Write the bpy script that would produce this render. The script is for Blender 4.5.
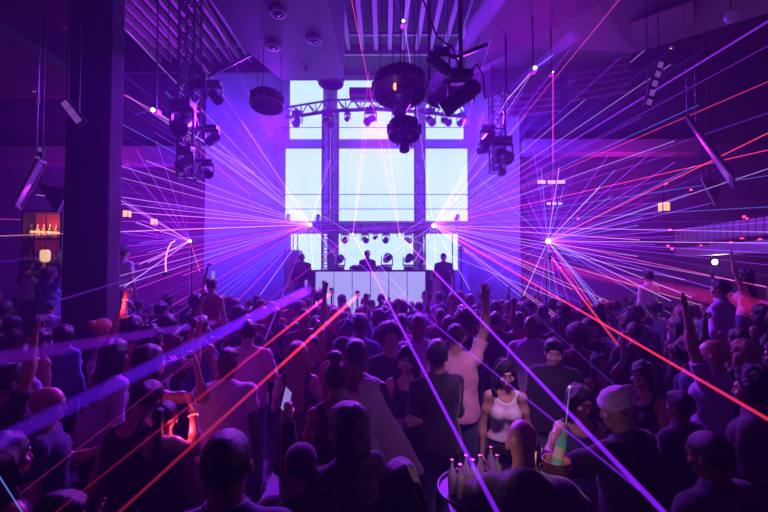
import bpy, bmesh, math, random
import numpy as np
from mathutils import Vector, Matrix, Euler

for _o in list(bpy.data.objects): bpy.data.objects.remove(_o, do_unlink=True)
SC = bpy.context.scene
COL = SC.collection
rad = math.radians
# ------------------------------------------------------------------ camera
CAM_Z, F, PITCH = 2.4, 400.0, math.atan(12/400)
cd = bpy.data.cameras.new('camera'); cam = bpy.data.objects.new('camera', cd); COL.objects.link(cam)
cd.sensor_width = 36; cd.lens = 36*F/768; cd.clip_end = 200; cd.clip_start = 0.05
cam.location = (0, 0, CAM_Z); cam.rotation_euler = (rad(90)+PITCH, 0, 0)
SC.camera = cam
SC.view_settings.view_transform = 'Standard'; SC.view_settings.look = 'None'
SC.view_settings.gamma = 1; SC.view_settings.use_curve_mapping = False
SC.view_settings.exposure = 0.0
SC.cycles.use_denoising = True
SC.cycles.max_bounces = 6; SC.cycles.diffuse_bounces = 2; SC.cycles.glossy_bounces = 2
SC.cycles.transmission_bounces = 4; SC.cycles.volume_bounces = 0
SC.cycles.transparent_max_bounces = 96
SC.cycles.sample_clamp_indirect = 3
# ------------------------------------------------------------------ world
wd = bpy.data.worlds.new('world'); SC.world = wd; wd.use_nodes = True
wd.node_tree.nodes['Background'].inputs[0].default_value = (0.20, 0.03, 0.42, 1)
wd.node_tree.nodes['Background'].inputs[1].default_value = 0.035

def at(px, py, Y):
    """point at distance Y along the room seen at a place of the photo"""
    u, v = (px-384)/F, (256-py)/F
    wy = math.cos(PITCH) - v*math.sin(PITCH); wz = math.sin(PITCH) + v*math.cos(PITCH)
    return Vector((u*Y/wy, Y, CAM_Z + wz*Y/wy))

# ------------------------------------------------------------------ stage and room lamps
def light(name, kind, loc, target, power, color, **kw):
    l = bpy.data.lights.new(name, kind); l.energy = power; l.color = color
    for k, v in kw.items(): setattr(l, k, v)
    o = bpy.data.objects.new(name, l); COL.objects.link(o); o.location = loc
    d = Vector(target) - Vector(loc); o.rotation_euler = d.to_track_quat('-Z', 'Y').to_euler()
    return o
VIO = (0.27, 0.012, 1.0); BLU = (0.10, 0.02, 1.0); MAG = (0.95, 0.01, 0.60); PUR = (0.42, 0.012, 1.0)
# rows of stage washes: over the stage, aimed at the crowd, the flank walls and the ceiling
light('stage_wash_light', 'SPOT', (-3.0, 11.3, 6.6), (-3.2, 4, 1), 3600, VIO, spot_size=rad(105), spot_blend=1, shadow_soft_size=.2)
light('stage_wash_light', 'SPOT', (2.6, 11.3, 6.6), (3.4, 4, 1), 3300, VIO, spot_size=rad(105), spot_blend=1, shadow_soft_size=.2)
light('stage_wash_light', 'SPOT', (-0.2, 11.3, 6.3), (0, 3.0, 1), 2800, PUR, spot_size=rad(105), spot_blend=1, shadow_soft_size=.2)
light('added_rim_light', 'SPOT', (-2.3, 10.6, 3.7), (-2.0, 3.5, 1.2), 700, (.42, .03, 1), spot_size=rad(95), spot_blend=1, shadow_soft_size=.08)  # low pair of spots added to rim the crowd's heads
light('added_rim_light', 'SPOT', (2.2, 10.6, 3.7), (2.2, 3.5, 1.2), 700, (.42, .03, 1), spot_size=rad(95), spot_blend=1, shadow_soft_size=.08)
light('flank_wash_light', 'SPOT', (-3.0, 9.4, 4.2), (-5.0, 13, 4.6), 2000, BLU, spot_size=rad(125), spot_blend=1, shadow_soft_size=.3)
light('flank_wash_light', 'SPOT', (3.0, 9.4, 4.2), (4.4, 13, 4.6), 2000, BLU, spot_size=rad(125), spot_blend=1, shadow_soft_size=.3)
light('ceiling_wash_light', 'SPOT', (0.7, 10.6, 5.4), (0.6, 8.6, 8.5), 1000, VIO, spot_size=rad(110), spot_blend=1, shadow_soft_size=.3)
light('ceiling_wash_light', 'SPOT', (-4.6, 9.6, 5.6), (-5.0, 8.2, 8.0), 420, PUR, spot_size=rad(100), spot_blend=1, shadow_soft_size=.3)
light('ceiling_wash_light', 'SPOT', (4.2, 10.4, 4.4), (3.2, 8.6, 7.0), 420, (0.7, 0.01, 1), spot_size=rad(70), spot_blend=1, shadow_soft_size=.3)
# magenta washes on the balconies, with added fill lamps around them
light('added_column_light', 'SPOT', (-0.2, 8.6, 6.2), (-0.2, 12.8, 4.6), 420, (.30, .02, 1), spot_size=rad(70), spot_blend=1, shadow_soft_size=.2)  # front spot added to brighten the columns and the bridge
light('added_recess_light', 'POINT', (-7.2, 12.6, 3.4), (0, 0, 0), 260, PUR, shadow_soft_size=.2)  # added point lamp, lifts the dark left recess
light('balcony_wash_light', 'POINT', (-8.3, 11.0, 5.0), (0, 0, 0), 50, MAG, shadow_soft_size=.2)
light('balcony_wash_light', 'POINT', (6.8, 11.2, 4.6), (0, 0, 0), 120, MAG, shadow_soft_size=.2)
light('balcony_wash_light', 'POINT', (7.6, 9.0, 2.9), (0, 0, 0), 60, MAG, shadow_soft_size=.2)
light('added_fill_light', 'SPOT', (-4.5, 0.0, 7.2), (-2.6, 4.0, 1.2), 150, (0.72, 0.01, 0.80), spot_size=rad(46), spot_blend=1, shadow_soft_size=.5)  # this unseen pair is fill added over the near crowd
light('added_fill_light', 'SPOT', (4.5, 0.0, 7.2), (1.6, 4.2, 1.2), 60, (0.5, 0.01, 0.9), spot_size=rad(62), spot_blend=1, shadow_soft_size=.5)
# ================================================================== helpers
def mat(name, color=(.5,.5,.5), rough=.6, metal=0, noise=0, scale=8, bump=0, emis=None, es=0, sheen=0, stretch=None):
    m = bpy.data.materials.new(name); m.use_nodes = True
    nt = m.node_tree; N = nt.nodes; L = nt.links; b = N['Principled BSDF']
    b.inputs['Roughness'].default_value = rough; b.inputs['Metallic'].default_value = metal
    if sheen:
        b.inputs['Sheen Weight'].default_value = sheen; b.inputs['Sheen Roughness'].default_value = .4
    c = (*color, 1)
    tc = N.new('ShaderNodeTexCoord'); tx = N.new('ShaderNodeTexNoise'); tx.inputs['Scale'].default_value = scale
    tx.inputs['Detail'].default_value = 4
    if stretch:
        mp = N.new('ShaderNodeMapping'); mp.inputs['Scale'].default_value = stretch
        L.new(tc.outputs['Object'], mp.inputs[0]); L.new(mp.outputs[0], tx.inputs['Vector'])
    else: L.new(tc.outputs['Object'], tx.inputs['Vector'])
    mx = N.new('ShaderNodeMix'); mx.data_type = 'RGBA'
    mx.inputs[6].default_value = c; mx.inputs[7].default_value = tuple(max(0, v*(1-noise)) for v in color) + (1,)
    L.new(tx.outputs['Fac'], mx.inputs[0]); L.new(mx.outputs[2], b.inputs['Base Color'])
    if bump:
        bp = N.new('ShaderNodeBump'); bp.inputs['Strength'].default_value = bump; bp.inputs['Distance'].default_value = .02
        L.new(tx.outputs['Fac'], bp.inputs['Height']); L.new(bp.outputs[0], b.inputs['Normal'])
    if emis:
        b.inputs['Emission Color'].default_value = (*emis, 1); b.inputs['Emission Strength'].default_value = es
    return m

def tag(o, label=None, cat=None, group=None, kind=None):
    if label: o['label'] = label
    if cat: o['category'] = cat
    if group: o['group'] = group
    if kind: o['kind'] = kind
    return o

def link(name, me, m=None, parent=None, smooth=False):
    o = bpy.data.objects.new(name, me); COL.objects.link(o)
    if m is not None and not me.materials: me.materials.append(m)
    if parent is not None: o.parent = parent
    if smooth:
        me.polygons.foreach_set('use_smooth', [True]*len(me.polygons))
    return o

def empty(name, loc=(0,0,0), rz=0, label=None, cat=None, group=None, rot=None):
    o = bpy.data.objects.new(name, None); COL.objects.link(o); o.location = loc
    o.rotation_euler = rot if rot is not None else (0, 0, rz); o.empty_display_size = .1
    return tag(o, label, cat, group)

def copy_tree(o, parent=None):
    c = o.copy(); COL.objects.link(c)
    if parent is not None: c.parent = parent
    for ch in [x for x in o.children]: copy_tree(ch, c)
    return c

class MB:
    """collects shapes of ONE part"""
    def __init__(s): s.bm = bmesh.new()
    def add(s, fn):
        before = len(s.bm.verts); r = fn(); return r
    def box(s, c, size, R=None, bevel=0):
        M = Matrix.Translation(Vector(c)) @ ((R.to_4x4() if R is not None else Matrix.Identity(4)) @ Matrix.Diagonal((*size, 1)))
        r = bmesh.ops.create_cube(s.bm, size=1, matrix=M)
        if bevel:
            es = set(e for v in r['verts'] for e in v.link_edges)
            bmesh.ops.bevel(s.bm, geom=list(es), offset=bevel, segments=2, affect='EDGES', profile=.6)
        return s
    def cyl(s, a, b, r0, r1=None, seg=16, caps=True):
        a = Vector(a); b = Vector(b); r1 = r0 if r1 is None else r1
        d = b-a; L = d.length
        if L < 1e-6: return s
        M = Matrix.Translation((a+b)/2) @ d.to_track_quat('Z', 'Y').to_matrix().to_4x4()
        bmesh.ops.create_cone(s.bm, cap_ends=caps, segments=seg, radius1=r0, radius2=r1, depth=L, matrix=M)
        return s
    def sph(s, c, r, seg=16, rings=10):
        r = (r, r, r) if not hasattr(r, '__len__') else r
        bmesh.ops.create_uvsphere(s.bm, u_segments=seg, v_segments=rings, radius=1, matrix=Matrix.Translation(Vector(c)) @ Matrix.Diagonal((*r, 1)))
        return s
    def tube(s, pts, r, seg=8):
        for a, b in zip(pts, pts[1:]): s.cyl(a, b, r, seg=seg)
        return s
    def ring(s, c, R, r, M=None, seg=40, sub=10):
        c = Vector(c); M = M or Matrix.Identity(3); vs = []
        for i in range(seg):
            a = 2*math.pi*i/seg; row = []
            for j in range(sub):
                b = 2*math.pi*j/sub
                row.append(s.bm.verts.new(c + M @ Vector(((R+r*math.cos(b))*math.cos(a), (R+r*math.cos(b))*math.sin(a), r*math.sin(b)))))
            vs.append(row)
        for i in range(seg):
            for j in range(sub):
                s.bm.faces.new((vs[i][j], vs[(i+1) % seg][j], vs[(i+1) % seg][(j+1) % sub], vs[i][(j+1) % sub]))
        return s
    def lathe(s, prof, c=(0,0,0), seg=24, M=None, caps=True):
        """prof: list of (radius, z)"""
        c = Vector(c); M = M or Matrix.Identity(3); rows = []
        for r, z in prof:
            rows.append([s.bm.verts.new(c + M @ Vector((r*math.cos(2*math.pi*i/seg), r*math.sin(2*math.pi*i/seg), z))) for i in range(seg)])
        for a, b in zip(rows, rows[1:]):
            for i in range(seg): s.bm.faces.new((a[i], a[(i+1) % seg], b[(i+1) % seg], b[i]))
        if caps: s.bm.faces.new(list(reversed(rows[0]))); s.bm.faces.new(rows[-1])
        return s
    def prism(s, poly, z0, z1):
        a = [s.bm.verts.new((x, y, z0)) for x, y in poly]; b = [s.bm.verts.new((x, y, z1)) for x, y in poly]
        s.bm.faces.new(list(reversed(a))); s.bm.faces.new(b); n = len(poly)
        for i in range(n): s.bm.faces.new((a[i], a[(i+1) % n], b[(i+1) % n], b[i]))
        return s
    def slab(s, quad, th):
        """thick panel from four 3D corners"""
        q = [Vector(v) for v in quad]; n = (q[1]-q[0]).cross(q[3]-q[0]).normalized()*th
        a = [s.bm.verts.new(v) for v in q]; b = [s.bm.verts.new(v+n) for v in q]
        s.bm.faces.new(list(reversed(a))); s.bm.faces.new(b)
        for i in range(4): s.bm.faces.new((a[i], a[(i+1) % 4], b[(i+1) % 4], b[i]))
        return s
    def build(s, name, m=None, parent=None, smooth=False):
        bmesh.ops.recalc_face_normals(s.bm, faces=s.bm.faces[:])
        me = bpy.data.meshes.new(name); s.bm.to_mesh(me); s.bm.free()
        o = link(name, me, m, parent, smooth)
        if smooth:
            try: me.set_sharp_from_angle(angle=rad(40))
            except Exception: pass
        return o

# ------------------------------------------------------------------ smooth bodies: signed distances -> mesh
def V(*a): return np.array(a, dtype=np.float64)
def unit(v):
    v = np.asarray(v, float); return v/np.linalg.norm(v)
def rotm(x=0, y=0, z=0): return np.array(Euler((rad(x), rad(y), rad(z))).to_matrix())

class Blob:
    def __init__(s): s.p = []
    def cap(s, a, b, ra, rb=None, k=.02, n=None, flat=1, end=False, sub=False, start=False):
        s.p.append(dict(t='c', a=np.asarray(a, float), b=np.asarray(b, float), ra=ra, rb=ra if rb is None else rb, k=k, n=None if n is None else unit(n), flat=flat, end=end, start=start, sub=sub)); return s
    def ell(s, c, r, R=None, k=.02, sub=False):
        s.p.append(dict(t='e', c=np.asarray(c, float), r=np.asarray(r, float), R=np.eye(3) if R is None else R, k=k, sub=sub)); return s
    def mesh(s, h=.01, cuts=(), noise=0, nf=(30, 30, 18), inside=None):
        lo = np.full(3, 1e9); hi = -lo
        for q in s.p:
            if q['sub']: continue
            if q['t'] == 'c':
                r = max(q['ra'], q['rb']); a = np.minimum(q['a'], q['b'])-r; b = np.maximum(q['a'], q['b'])+r
            else: r = max(q['r']); a = q['c']-r; b = q['c']+r
            lo = np.minimum(lo, a); hi = np.maximum(hi, b)
        lo -= 3*h; hi += 3*h
        n = np.ceil((hi-lo)/h).astype(int)+1
        ax = [(lo[i]+h*np.arange(n[i])).astype(np.float32) for i in range(3)]
        D = np.full(n, 1.0, np.float32)
        for q in s.p:
            m = q['k']+2.5*h
            if q['t'] == 'c':
                r = max(q['ra'], q['rb'])+m; a = np.minimum(q['a'], q['b'])-r; b = np.maximum(q['a'], q['b'])+r
            else: r = max(q['r'])+m; a = q['c']-r; b = q['c']+r
            i0 = np.clip(np.floor((a-lo)/h).astype(int), 0, n-1); i1 = np.clip(np.ceil((b-lo)/h).astype(int)+1, 1, n)
            if (i1 <= i0).any(): continue
            sl = tuple(slice(i0[i], i1[i]) for i in range(3))
            X, Y, Z = np.meshgrid(ax[0][sl[0]], ax[1][sl[1]], ax[2][sl[2]], indexing='ij')
            if q['t'] == 'c':
                A = q['a']; u = q['b']-A; L2 = float(u@u)+1e-12
                px, py, pz = X-A[0], Y-A[1], Z-A[2]
                t = np.clip((px*u[0]+py*u[1]+pz*u[2])/L2, 0, 1)
                qx, qy, qz = px-t*u[0], py-t*u[1], pz-t*u[2]
                dd = qx*qx+qy*qy+qz*qz
                if q['n'] is not None:
                    c = qx*q['n'][0]+qy*q['n'][1]+qz*q['n'][2]; dd = dd+(q['flat']**2-1)*c*c
                    g = np.sqrt((q['flat']**4-q['flat']**2)*c*c+dd)
                    d0 = np.sqrt(dd); R_ = q['ra']+(q['rb']-q['ra'])*t
                    d = (d0-R_)*d0/np.maximum(g, 1e-6)
                else: d = np.sqrt(dd)-(q['ra']+(q['rb']-q['ra'])*t)
                L = math.sqrt(L2)
                if q['end']: d = np.maximum(d, ((px-u[0])*u[0]+(py-u[1])*u[1]+(pz-u[2])*u[2])/L)
                if q['start']: d = np.maximum(d, -(px*u[0]+py*u[1]+pz*u[2])/L)
            else:
                c = q['c']; R = q['R']; px, py, pz = X-c[0], Y-c[1], Z-c[2]; r = q['r']
                w = [(px*R[0, j]+py*R[1, j]+pz*R[2, j])/r[j] for j in range(3)]
                k0 = np.sqrt(w[0]**2+w[1]**2+w[2]**2)
                k1 = np.sqrt((w[0]/r[0])**2+(w[1]/r[1])**2+(w[2]/r[2])**2)
                d = k0*(k0-1)/np.maximum(k1, 1e-6)
            d = d.astype(np.float32); k = q['k']; E = D[sl]
            if q['sub']:
                d = -d; hh = np.maximum(k-np.abs(E-d), 0)/k; D[sl] = np.maximum(E, d)+hh*hh*k*.25
            else:
                hh = np.maximum(k-np.abs(E-d), 0)/k; D[sl] = np.minimum(E, d)-hh*hh*k*.25
        if noise or cuts:
            X, Y, Z = np.meshgrid(*ax, indexing='ij')
            if noise:
                w = np.sin(nf[0]*X+2.1*np.sin(nf[2]*.6*Z+1.3)+.7)*np.sin(nf[2]*Z+1.7*np.sin(nf[1]*.5*Y)) + .6*np.sin(nf[1]*Y+1.9*np.sin(nf[2]*.9*Z)+nf[0]*.45*X)
                D += (noise*w).astype(np.float32)
            for c in cuts:
                D = np.maximum(D, c(X, Y, Z).astype(np.float32))
        return nets(D, lo, h)

def plane(p, n):
    n = unit(n); return lambda X, Y, Z: (X-p[0])*n[0]+(Y-p[1])*n[1]+(Z-p[2])*n[2]
def ball(c, r): return lambda X, Y, Z: r-np.sqrt((X-c[0])**2+(Y-c[1])**2+(Z-c[2])**2)

def nets(D, lo, h):
    ins = D < 0; nx, ny, nz = D.shape
    cnt = np.zeros((nx-1, ny-1, nz-1), np.int8)
    for i in (0, 1):
        for j in (0, 1):
            for k in (0, 1): cnt += ins[i:nx-1+i, j:ny-1+j, k:nz-1+k]
    act = (cnt > 0) & (cnt < 8); I, J, K = np.nonzero(act); n = len(I)
    idx = np.full(act.shape, -1, np.int32); idx[I, J, K] = np.arange(n)
    co = np.array([(i, j, k) for i in (0, 1) for j in (0, 1) for k in (0, 1)])
    vals = np.stack([D[I+c[0], J+c[1], K+c[2]] for c in co], 1)
    P = np.zeros((n, 3)); W = np.zeros(n)
    for a in range(8):
        for b in range(a+1, 8):
            if np.abs(co[a]-co[b]).sum() != 1: continue
            va, vb = vals[:, a], vals[:, b]; m = (va < 0) != (vb < 0)
            t = np.where(m, va/np.where(m, va-vb, 1), 0)
            P += m[:, None]*(co[a]+t[:, None]*(co[b]-co[a])); W += m
    P = (P/W[:, None]+np.stack([I, J, K], 1))*h+lo
    F_ = []
    def quads(axis):
        s0 = [slice(None)]*3; s1 = [slice(None)]*3; s0[axis] = slice(0, -1); s1[axis] = slice(1, None)
        A = ins[tuple(s0)]; B = ins[tuple(s1)]; G = np.array(np.nonzero(A != B))
        o = [x for x in range(3) if x != axis]
        ok = (G[o[0]] > 0) & (G[o[1]] > 0) & (G[o[0]] < ins.shape[o[0]]-1) & (G[o[1]] < ins.shape[o[1]]-1); G = G[:, ok]
        def cell(d0, d1):
            g = G.copy(); g[o[0]] += d0; g[o[1]] += d1; return idx[g[0], g[1], g[2]]
        q = np.stack([cell(-1, -1), cell(0, -1), cell(0, 0), cell(-1, 0)], 1)
        fl = A[G[0], G[1], G[2]]
        if axis == 1: fl = ~fl
        q[~fl] = q[~fl][:, ::-1]; F_.append(q)
    for a in range(3): quads(a)
    return P, np.concatenate(F_)

def mesh_from(name, PF, m=None):
    P, Q = PF; me = bpy.data.meshes.new(name)
    me.vertices.add(len(P)); me.vertices.foreach_set('co', P.astype(np.float32).ravel())
    me.loops.add(Q.size); me.loops.foreach_set('vertex_index', Q.astype(np.int32).ravel())
    me.polygons.add(len(Q)); me.polygons.foreach_set('loop_start', np.arange(0, Q.size, 4, dtype=np.int32))
    me.polygons.foreach_set('use_smooth', np.ones(len(Q), bool))
    me.update(calc_edges=True); me.validate()
    if m: me.materials.append(m)
    return me

# ------------------------------------------------------------------ people
ARM = dict(  # upper arm direction, forearm direction, palm normal, hand pose   (x is outwards)
    down=((.20, .02, -1), (.04, .28, -1), (-1, .1, 0), 'relax'),
    up=((.32, .18, .95), (.02, .12, 1), (0, 1, 0), 'open'),
    upfist=((.45, .25, .8), (-.05, .05, 1), (0, 1, 0), 'fist'),
    bentup=((.85, .35, .15), (-.12, .25, 1), (0, 1, 0), 'open'),
    point=((.25, .45, .85), (.0, .45, .9), (0, 1, -.4), 'point'),
    front=((.22, .35, -.9), (-.25, .9, .28), (-1, 0, 0), 'grip'),
    phone=((.15, .85, -.05), (-.2, .55, .85), (-.3, 1, 0), 'grip'),
    drink=((.35, .2, -.9), (-.15, .85, .75), (-1, .1, 0), 'grip'),
    toast=((.3, .6, .7), (-.05, .3, 1), (-1, .2, 0), 'grip'),
    side=((.85, .2, -.3), (.5, .5, .6), (0, 1, -.3), 'open'),
    decks=((.22, .42, -.9), (-.1, .95, -.2), (0, 0, -1), 'relax'),
    reach=((.45, .75, -.35), (.1, .95, .1), (-.6, 0, -.8), 'grip'),
    hip=((.62, -.25, -.75), (-.45, .35, -.55), (-1, 0, 0), 'fist'),
    behind=((.3, -.1, -1), (-.7, .1, -.35), (0, -1, 0), 'relax'),
    cheek=((.4, .75, -.2), (-.5, .1, 1), (-.4, -.6, 0), 'relax'),
)

class Rig:
    def __init__(s, sex='m', lean=(0, 0, 0), head=(0, 0, 0), arms=('down', 'down'), build=1.0, stance=.0, **kw):
        s.sex = sex; f = sex == 'f'; s.f = f; s.arms = arms; s.w = build
        s.RT = rotm(*lean); s.RH = s.RT @ rotm(head[1], head[2], head[0])     # head: yaw, pitch, roll
        s.PV = V(0, 0, .95); s.sw = (.150 if f else .170)*(.5+.5*build); s.stance = stance
        s.NK = s.T(V(0, 0, 1.52))
    def T(s, p): return s.PV+s.RT @ (np.asarray(p, float)-s.PV)
    def H(s, p): return s.NK+s.RH @ (np.asarray(p, float)-V(0, 0, 1.52))
    def torso(s, B, t=0, loose=0):
        f, w = s.f, s.w; fw = s.RT @ V(0, 1, 0)
        B.ell(s.T((0, -.012, .965)), V(.172 if f else .160, .125 if f else .115, .14)*V(w, w, 1)+t+loose, s.RT, k=.05)
        B.cap(s.T((0, 0, 1.0)), s.T((0, 0, 1.2)), (.118 if f else .136)*w+t+loose, (.122 if f else .150)*w+t+loose*.6, k=.05, n=fw, flat=1.42)
        B.ell(s.T((0, -.002, 1.285)), V(.138 if f else .162, .100 if f else .110, .17)*V(w, w, 1)+t+loose*.4, s.RT, k=.05)
        B.cap(s.T((-s.sw+.04, -.01, 1.415)), s.T((s.sw-.04, -.01, 1.412)), .044+t, k=.03)
        B.cap(s.T((-s.sw*.6, -.015, 1.43)), s.T((0, -.012, 1.475)), .036+t, .05+t*.6, k=.04)
        B.cap(s.T((s.sw*.6, -.015, 1.43)), s.T((0, -.012, 1.475)), .036+t, .05+t*.6, k=.04)
        if f:
            for x in (-1, 1): B.ell(s.T((x*.068, .088, 1.265)), V(.062, .055, .062)+t*.7, s.RT, k=.03)
        else:
            for x in (-1, 1): B.ell(s.T((x*.078, .07, 1.325)), V(.08, .045, .06)+t, s.RT, k=.04)
            for x in (-1, 1): B.ell(s.T((x*.085, -.07, 1.36)), V(.07, .045, .09)+t, s.RT, k=.04)
    def armpts(s, side):
        spec = s.arms[0 if side < 0 else 1]
        if isinstance(spec, str): spec = ARM[spec]
        m = V(side, 1, 1); ua, fa, pn, hp = spec
        ua = s.RT @ unit(V(*ua)*m); fa = s.RT @ unit(V(*fa)*m); pn = s.RT @ unit(V(*pn)*m)
        S = s.T((side*s.sw, -.008, 1.405))
        if (s.RT.T @ ua)[2] > .2: S = S+s.RT @ V(-side*.012, 0, .03)
        E_ = S+ua*.285; Wr = E_+fa*.25
        return S, E_, Wr, ua, fa, pn, hp
    def arm(s, B, side, t=0, part='all'):
        S, E_, Wr, ua, fa, pn, hp = s.armpts(side); w = (.85 if s.f else 1)*(.6+.4*s.w)
        B.ell(S, V(.052, .052, .053)*w+t, k=.025)
        if part == 'all':
            B.cap(S, E_, .047*w, .037*w, k=.025)
            B.ell(S+ua*.13, V(.046, .048, .05)*w, k=.03)
            B.cap(E_, Wr, .039*w, .025*w, k=.02); B.ell(E_+fa*.07, V(.041, .041, .06)*w, rot_to(fa), k=.03)
            s.hand(B, Wr, fa, pn, side, hp)
    def sleeve(s, B, side, t, L, flare=0):
        S, E_, Wr, ua, fa, pn, hp = s.armpts(side); w = (.85 if s.f else 1)*(.6+.4*s.w)
        B.ell(S, V(.053, .052, .052)*w+t, k=.02)
        if L <= 1: B.cap(S, S+(E_-S)*L, .046*w+t, .042*w+t+flare, k=.03, end=True)
        else:
            B.cap(S, E_, .05*w+t, .042*w+t, k=.03); B.cap(E_, E_+(Wr-E_)*(L-1), .043*w+t, .03*w+t+flare, k=.03, end=True)
    def hand(s, B, W, d, n, side, pose):
        n = unit(n-d*(n@d)); th = np.cross(d, n)*side; g = .92 if s.f else 1.0
        B.cap(W-d*.01, W+d*.03*g, .024*g, .027*g, k=.012, n=n, flat=1.35)
        B.cap(W+d*.032*g, W+d*.072*g, .036*g, .038*g, k=.012, n=n, flat=2.2)
        cur = {'open': (4, 8), 'relax': (28, 38), 'fist': (85, 100), 'grip': (52, 62), 'point': (85, 100)}[pose]
        ln = (.076, .085, .078, .060)
        for i in range(4):
            off = (.030-.0205*i)*g; base = W+d*(.094-.004*abs(i-1))*g+th*off
            c1, c2 = cur
            if pose == 'point' and i == 0: c1, c2 = 3, 4
            sp = th*((.13-.085*i)*(1 if pose == 'open' else .25))
            a = rad(c1); d1 = unit(d*math.cos(a)+n*math.sin(a)+sp)
            a = rad(c1+c2); d2 = unit(d*math.cos(a)+n*math.sin(a)+sp*.7)
            l = ln[i]*g; r = .0092*g
            p1 = base+d1*l*.52; p2 = p1+d2*l*.46
            B.cap(base-d*.012, p1, r*1.08, r, k=.005); B.cap(p1, p2, r, r*.82, k=.005)
        b = W+d*.028*g+th*.026*g+n*.006
        td = unit(d*.62+th*(.85 if pose in ('open',) else .45)+n*(.15 if pose == 'open' else .6)); t2 = unit(td+d*.35+n*(.1 if pose == 'open' else .3)-th*.25)
        p1 = b+td*.042*g; B.cap(b-td*.008, p1, .0135*g, .0105*g, k=.01); B.cap(p1, p1+t2*.032*g, .0105*g, .0088*g, k=.005)
    def legs(s, B, t=0, parts=3, end=None, flare=0):
        f, w = s.f, s.w
        for x in (-1, 1):
            sx = s.stance*x
            h = V(x*.088, -.005, .9); k_ = V(x*(.095+.35*sx*x if 0 else .095)+sx*.5, .02, .49); a = V(x*.10+sx, -.015, .09)
            tr = .088*w if not f else .09*w
            if end and end > .49:
                k2 = h+(k_-h)*((.9-end)/(.41)); B.cap(h, k2, tr+t, tr*.8+t+flare, k=.03, end=True); continue
            B.cap(h, k_, tr+t, .056+t, k=.03)
            if end and end > .1:
                a2 = k_+(a-k_)*((.49-end)/.4); B.cap(k_, a2, .056+t, .045+t+flare, k=.02, end=True); B.ell(k_+(a-k_)*.3+V(0, -.022, 0), V(.05, .052, .11)+t, k=.03); continue
            B.cap(k_, a, .054+t, .036+t+flare, k=.02, end=bool(t)); B.ell(k_+(a-k_)*.3+V(0, -.022, 0), V(.05, .052, .11)+t*1.1, k=.03)
            if not t: B.cap(a, a+V(x*.02, .13, -.055), .038, .026, k=.02, n=V(0, 0, 1), flat=1.15); B.ell(a+V(0, -.03, -.05), (.032, .035, .033), k=.02)
    def head(s, B, t=0, face=True):
        R = s.RH; f = s.f; q = .95 if f else 1
        B.cap(s.T((0, -.015, 1.44)), s.H((0, -.012, 1.57)), .05 if f else .06, .046 if f else .056, k=.02)
        B.ell(s.H((0, -.008, 1.655)), V(.077, .097, .092)*q, R, k=.02)
        B.ell(s.H((0, .028, 1.592)), V(.056, .062, .074)*q, R, k=.03)
        B.ell(s.H((0, .072, 1.545)), V(.024, .018, .018)*q, R, k=.02)
        if face:
            for x in (-1, 1):
                B.ell(s.H((x*.03, .096, 1.632)), (.017, .013, .011), R, k=.01, sub=True)
                B.ell(s.H((x*.045, .066, 1.602)), (.022, .02, .02), R, k=.015)
                B.ell(s.H((x*.079*q, -.005, 1.618)), (.010, .02, .032), R @ rotm(8, 0, x*-22), k=.008)
            B.cap(s.H((-.03, .083, 1.656)), s.H((.03, .083, 1.656)), .010, k=.012)
            B.cap(s.H((0, .086, 1.64)), s.H((0, .104, 1.600)), .006, .009, k=.01)
            B.ell(s.H((-.011, .098, 1.594)), (.008, .009, .007), R, k=.006); B.ell(s.H((.011, .098, 1.594)), (.008, .009, .007), R, k=.006)
            B.ell(s.H((0, .088, 1.573)), (.024, .010, .0065), R, k=.004); B.ell(s.H((0, .086, 1.560)), (.021, .010, .008), R, k=.004)

def rot_to(d):
    return np.array(Vector(d).to_track_quat('Z', 'Y').to_matrix())

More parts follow.
